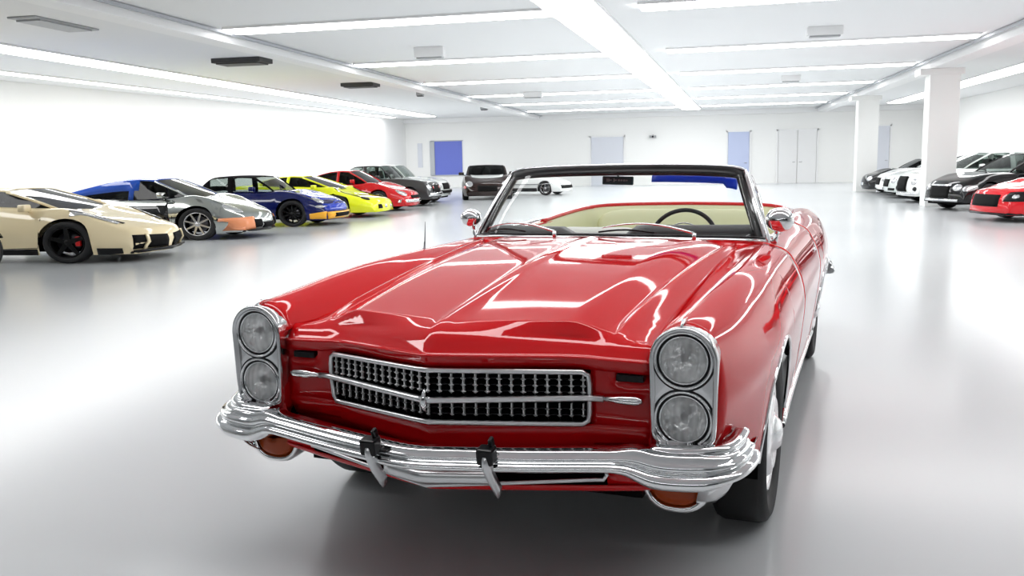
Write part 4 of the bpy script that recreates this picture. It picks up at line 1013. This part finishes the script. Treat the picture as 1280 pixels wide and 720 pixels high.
f = MB(); f.box((-14.82, YF - .03, 1.75), (.26, .05, 1.3)); struct(f, 'window_2', M['door_pale'], bevel=.004)
sc_ = MB(); sc_.box((-2.30, YF - .16, 2.46), (.34, .22, .12)); sc_.tube([(-2.30, YF, 2.56), (-2.3, YF - .12, 2.5)], .02, 8); so = sc_.build('security_camera', M['greyplastic'], None, bevel=.01); tag(so, 'small dark security camera on the white far wall', 'camera')
MB().lathe([(.0001, -.3), (.045, -.3), (.05, -.26)], (-2.30, YF - .0, 2.46), 'Y', 16).build('camera_lens', M['black'], so)

# lights: long linear strips across the hall and along the bays
def strip(x0, y0, x1, y1, label, w=.62, z=CZ, grp=None, dim=False):
    L = math.hypot(x1 - x0, y1 - y0); a = math.atan2(y1 - y0, x1 - x0); c = ((x0 + x1) / 2, (y0 + y1) / 2)
    r = empty('ceiling_light', (c[0], c[1], z), a); tag(r, label, 'ceiling light', grp)
    h = MB(); h.box((0, 0, -.02), (L, w + .05, .04)); h.build('light_housing', M['housing'], r)
    d = MB(); rows = [[(x, w / 2 * math.cos(t), -.038 - .030 * math.sin(t)) for x in (-L / 2 + .01, L / 2 - .01)] for t in lin(0, PI, 9)]; d.grid(rows)
    d.build('light_diffuser', M['lightbox_fill' if dim else 'lightbox'], r)
ordn = ['first', 'second', 'third', 'fourth', 'fifth', 'sixth', 'seventh', 'eighth', 'ninth']
rowsY = [14.3, 20.2, 25.7, 31.3, 36.5, 42.0]
for i, y in enumerate(rowsY):
    strip(-7.9, y + .25, -1.75 + i * .2, y + .05, '%s white strip light from the camera across the left half of the middle ceiling bay' % ordn[i])
    strip(-.9 + i * .2, y, 5.45, y - .35, '%s white strip light from the camera across the right half of the middle ceiling bay' % ordn[i])
for y, wd in ((8.6, .20), (5.8, .20), (3.0, .50)): strip(-6.5, y + .2, 4.5, y, 'white strip light across the ceiling above the camera end of the hall', grp='strip lights above the camera', w=wd)
strip(-7.5, -6.3, 5.5, -6.5, 'dimmer white fill strip added behind the camera, out of view', w=.8, dim=True)  # fill lamp added out of view to brighten the convertible's front
strip(-2.0, 12.5, -.35, 44.5, 'long bright strip light running down the middle of the ceiling', w=.85)
strip(-12.9, 6.0, -13.4, 44.0, 'long bright strip light above the left row of cars', w=.85)
strip(-16.6, 6.5, -15.3, 44.0, 'long strip light beside the left wall', w=.4)
strip(8.8, 6.0, 8.8, 44.0, 'long bright strip light above the right row of cars', w=.85)

# ceiling fittings
def cbox(name, label, cat, x, y, sx, sy, sz, mats, rz=0, tilt=0):
    r = empty(name, (x, y, CZ), rz); tag(r, label, cat)
    a = MB(); a.box((0, 0, -sz / 2), (sx, sy, sz), rx=tilt); a.build(mats[0][0], M[mats[0][1]], r, bevel=.008)
    a = MB(); a.box((0, 0, -sz - .012), (sx * .86, sy * .8, .03), rx=tilt); a.build(mats[1][0], M[mats[1][1]], r)
cbox('ceiling_lamp', 'white box light on the ceiling left of the bright middle strip', 'light', -5.4, 18.0, .62, .20, .20, (('lamp_body', 'housing'), ('lamp_cover', 'greyplastic')))
cbox('ceiling_lamp', 'white box light on the ceiling right of the bright middle strip, nearer one', 'light', 2.25, 17.7, .62, .20, .16, (('lamp_body', 'housing'), ('lamp_cover', 'greyplastic')))
cbox('ceiling_lamp', 'small white box light on the ceiling, farther one right of the middle strip', 'light', 2.64, 28.0, .55, .20, .16, (('lamp_body', 'housing'), ('lamp_cover', 'greyplastic')))
cbox('ceiling_lamp', 'small white box light on the ceiling beside the far end of the left beam', 'light', -5.6, 30.8, .65, .25, .18, (('lamp_body', 'housing'), ('lamp_cover', 'greyplastic')))
cbox('ceiling_vent', 'dark grey ceiling vent in the left bay, nearest the camera', 'vent', -10.15, 13.0, .5, 1.5, .03, (('vent_frame', 'greyplastic'), ('vent_slats', 'greyplastic')))
cbox('ceiling_vent', 'black slotted ceiling vent in the left bay above the silver coupe', 'vent', -9.85, 18.5, 1.15, .62, .10, (('vent_frame', 'vent'), ('vent_slats', 'vent')))
cbox('ceiling_vent', 'black slotted ceiling vent in the left bay above the yellow sports car', 'vent', -9.7, 25.2, 1.0, .60, .10, (('vent_frame', 'vent'), ('vent_slats', 'vent')))
cbox('smoke_detector', 'small dark fitting on the ceiling between the left vents and the back wall', 'detector', -8.95, 28.6, .22, .2, .16, (('detector_body', 'greyplastic'), ('detector_cap', 'vent')))
cbox('smoke_detector', 'small dark fitting on the ceiling nearest the back wall on the left', 'detector', -8.9, 37.4, .30, .2, .16, (('detector_body', 'greyplastic'), ('detector_cap', 'vent')))

# ------------------------------------------------------------------ camera, world, view
w = bpy.data.worlds.new('World'); sc.world = w; w.use_nodes = True
w.node_tree.nodes['Background'].inputs[0].default_value = (1, 1, 1, 1); w.node_tree.nodes['Background'].inputs[1].default_value = .3
cd = bpy.data.cameras.new('camera'); cam = bpy.data.objects.new('camera', cd); COL.objects.link(cam); sc.camera = cam
cd.sensor_width = 36; cd.lens = 1114. / 1280 * 36; cd.clip_start = .05; cd.clip_end = 200
cam.matrix_world = Matrix.Translation((0, 0, 1.37)) @ Matrix.Rotation(math.radians(11.848), 4, 'Z') @ Matrix.Rotation(math.radians(90 - 8.12), 4, 'X') @ Matrix.Rotation(-.019, 4, 'Z')
sc.view_settings.view_transform = 'Standard'; sc.view_settings.look = 'None'; sc.view_settings.gamma = 1; sc.view_settings.use_curve_mapping = False
sc.view_settings.exposure = 0.5
cy = sc.cycles; cy.max_bounces = 8; cy.diffuse_bounces = 5; cy.glossy_bounces = 5; cy.transmission_bounces = 6; cy.transparent_max_bounces = 12
cy.use_denoising = True; cy.sample_clamp_indirect = 8; cy.caustics_reflective = False; cy.caustics_refractive = False; cy.use_adaptive_sampling = True; cy.adaptive_threshold = .02
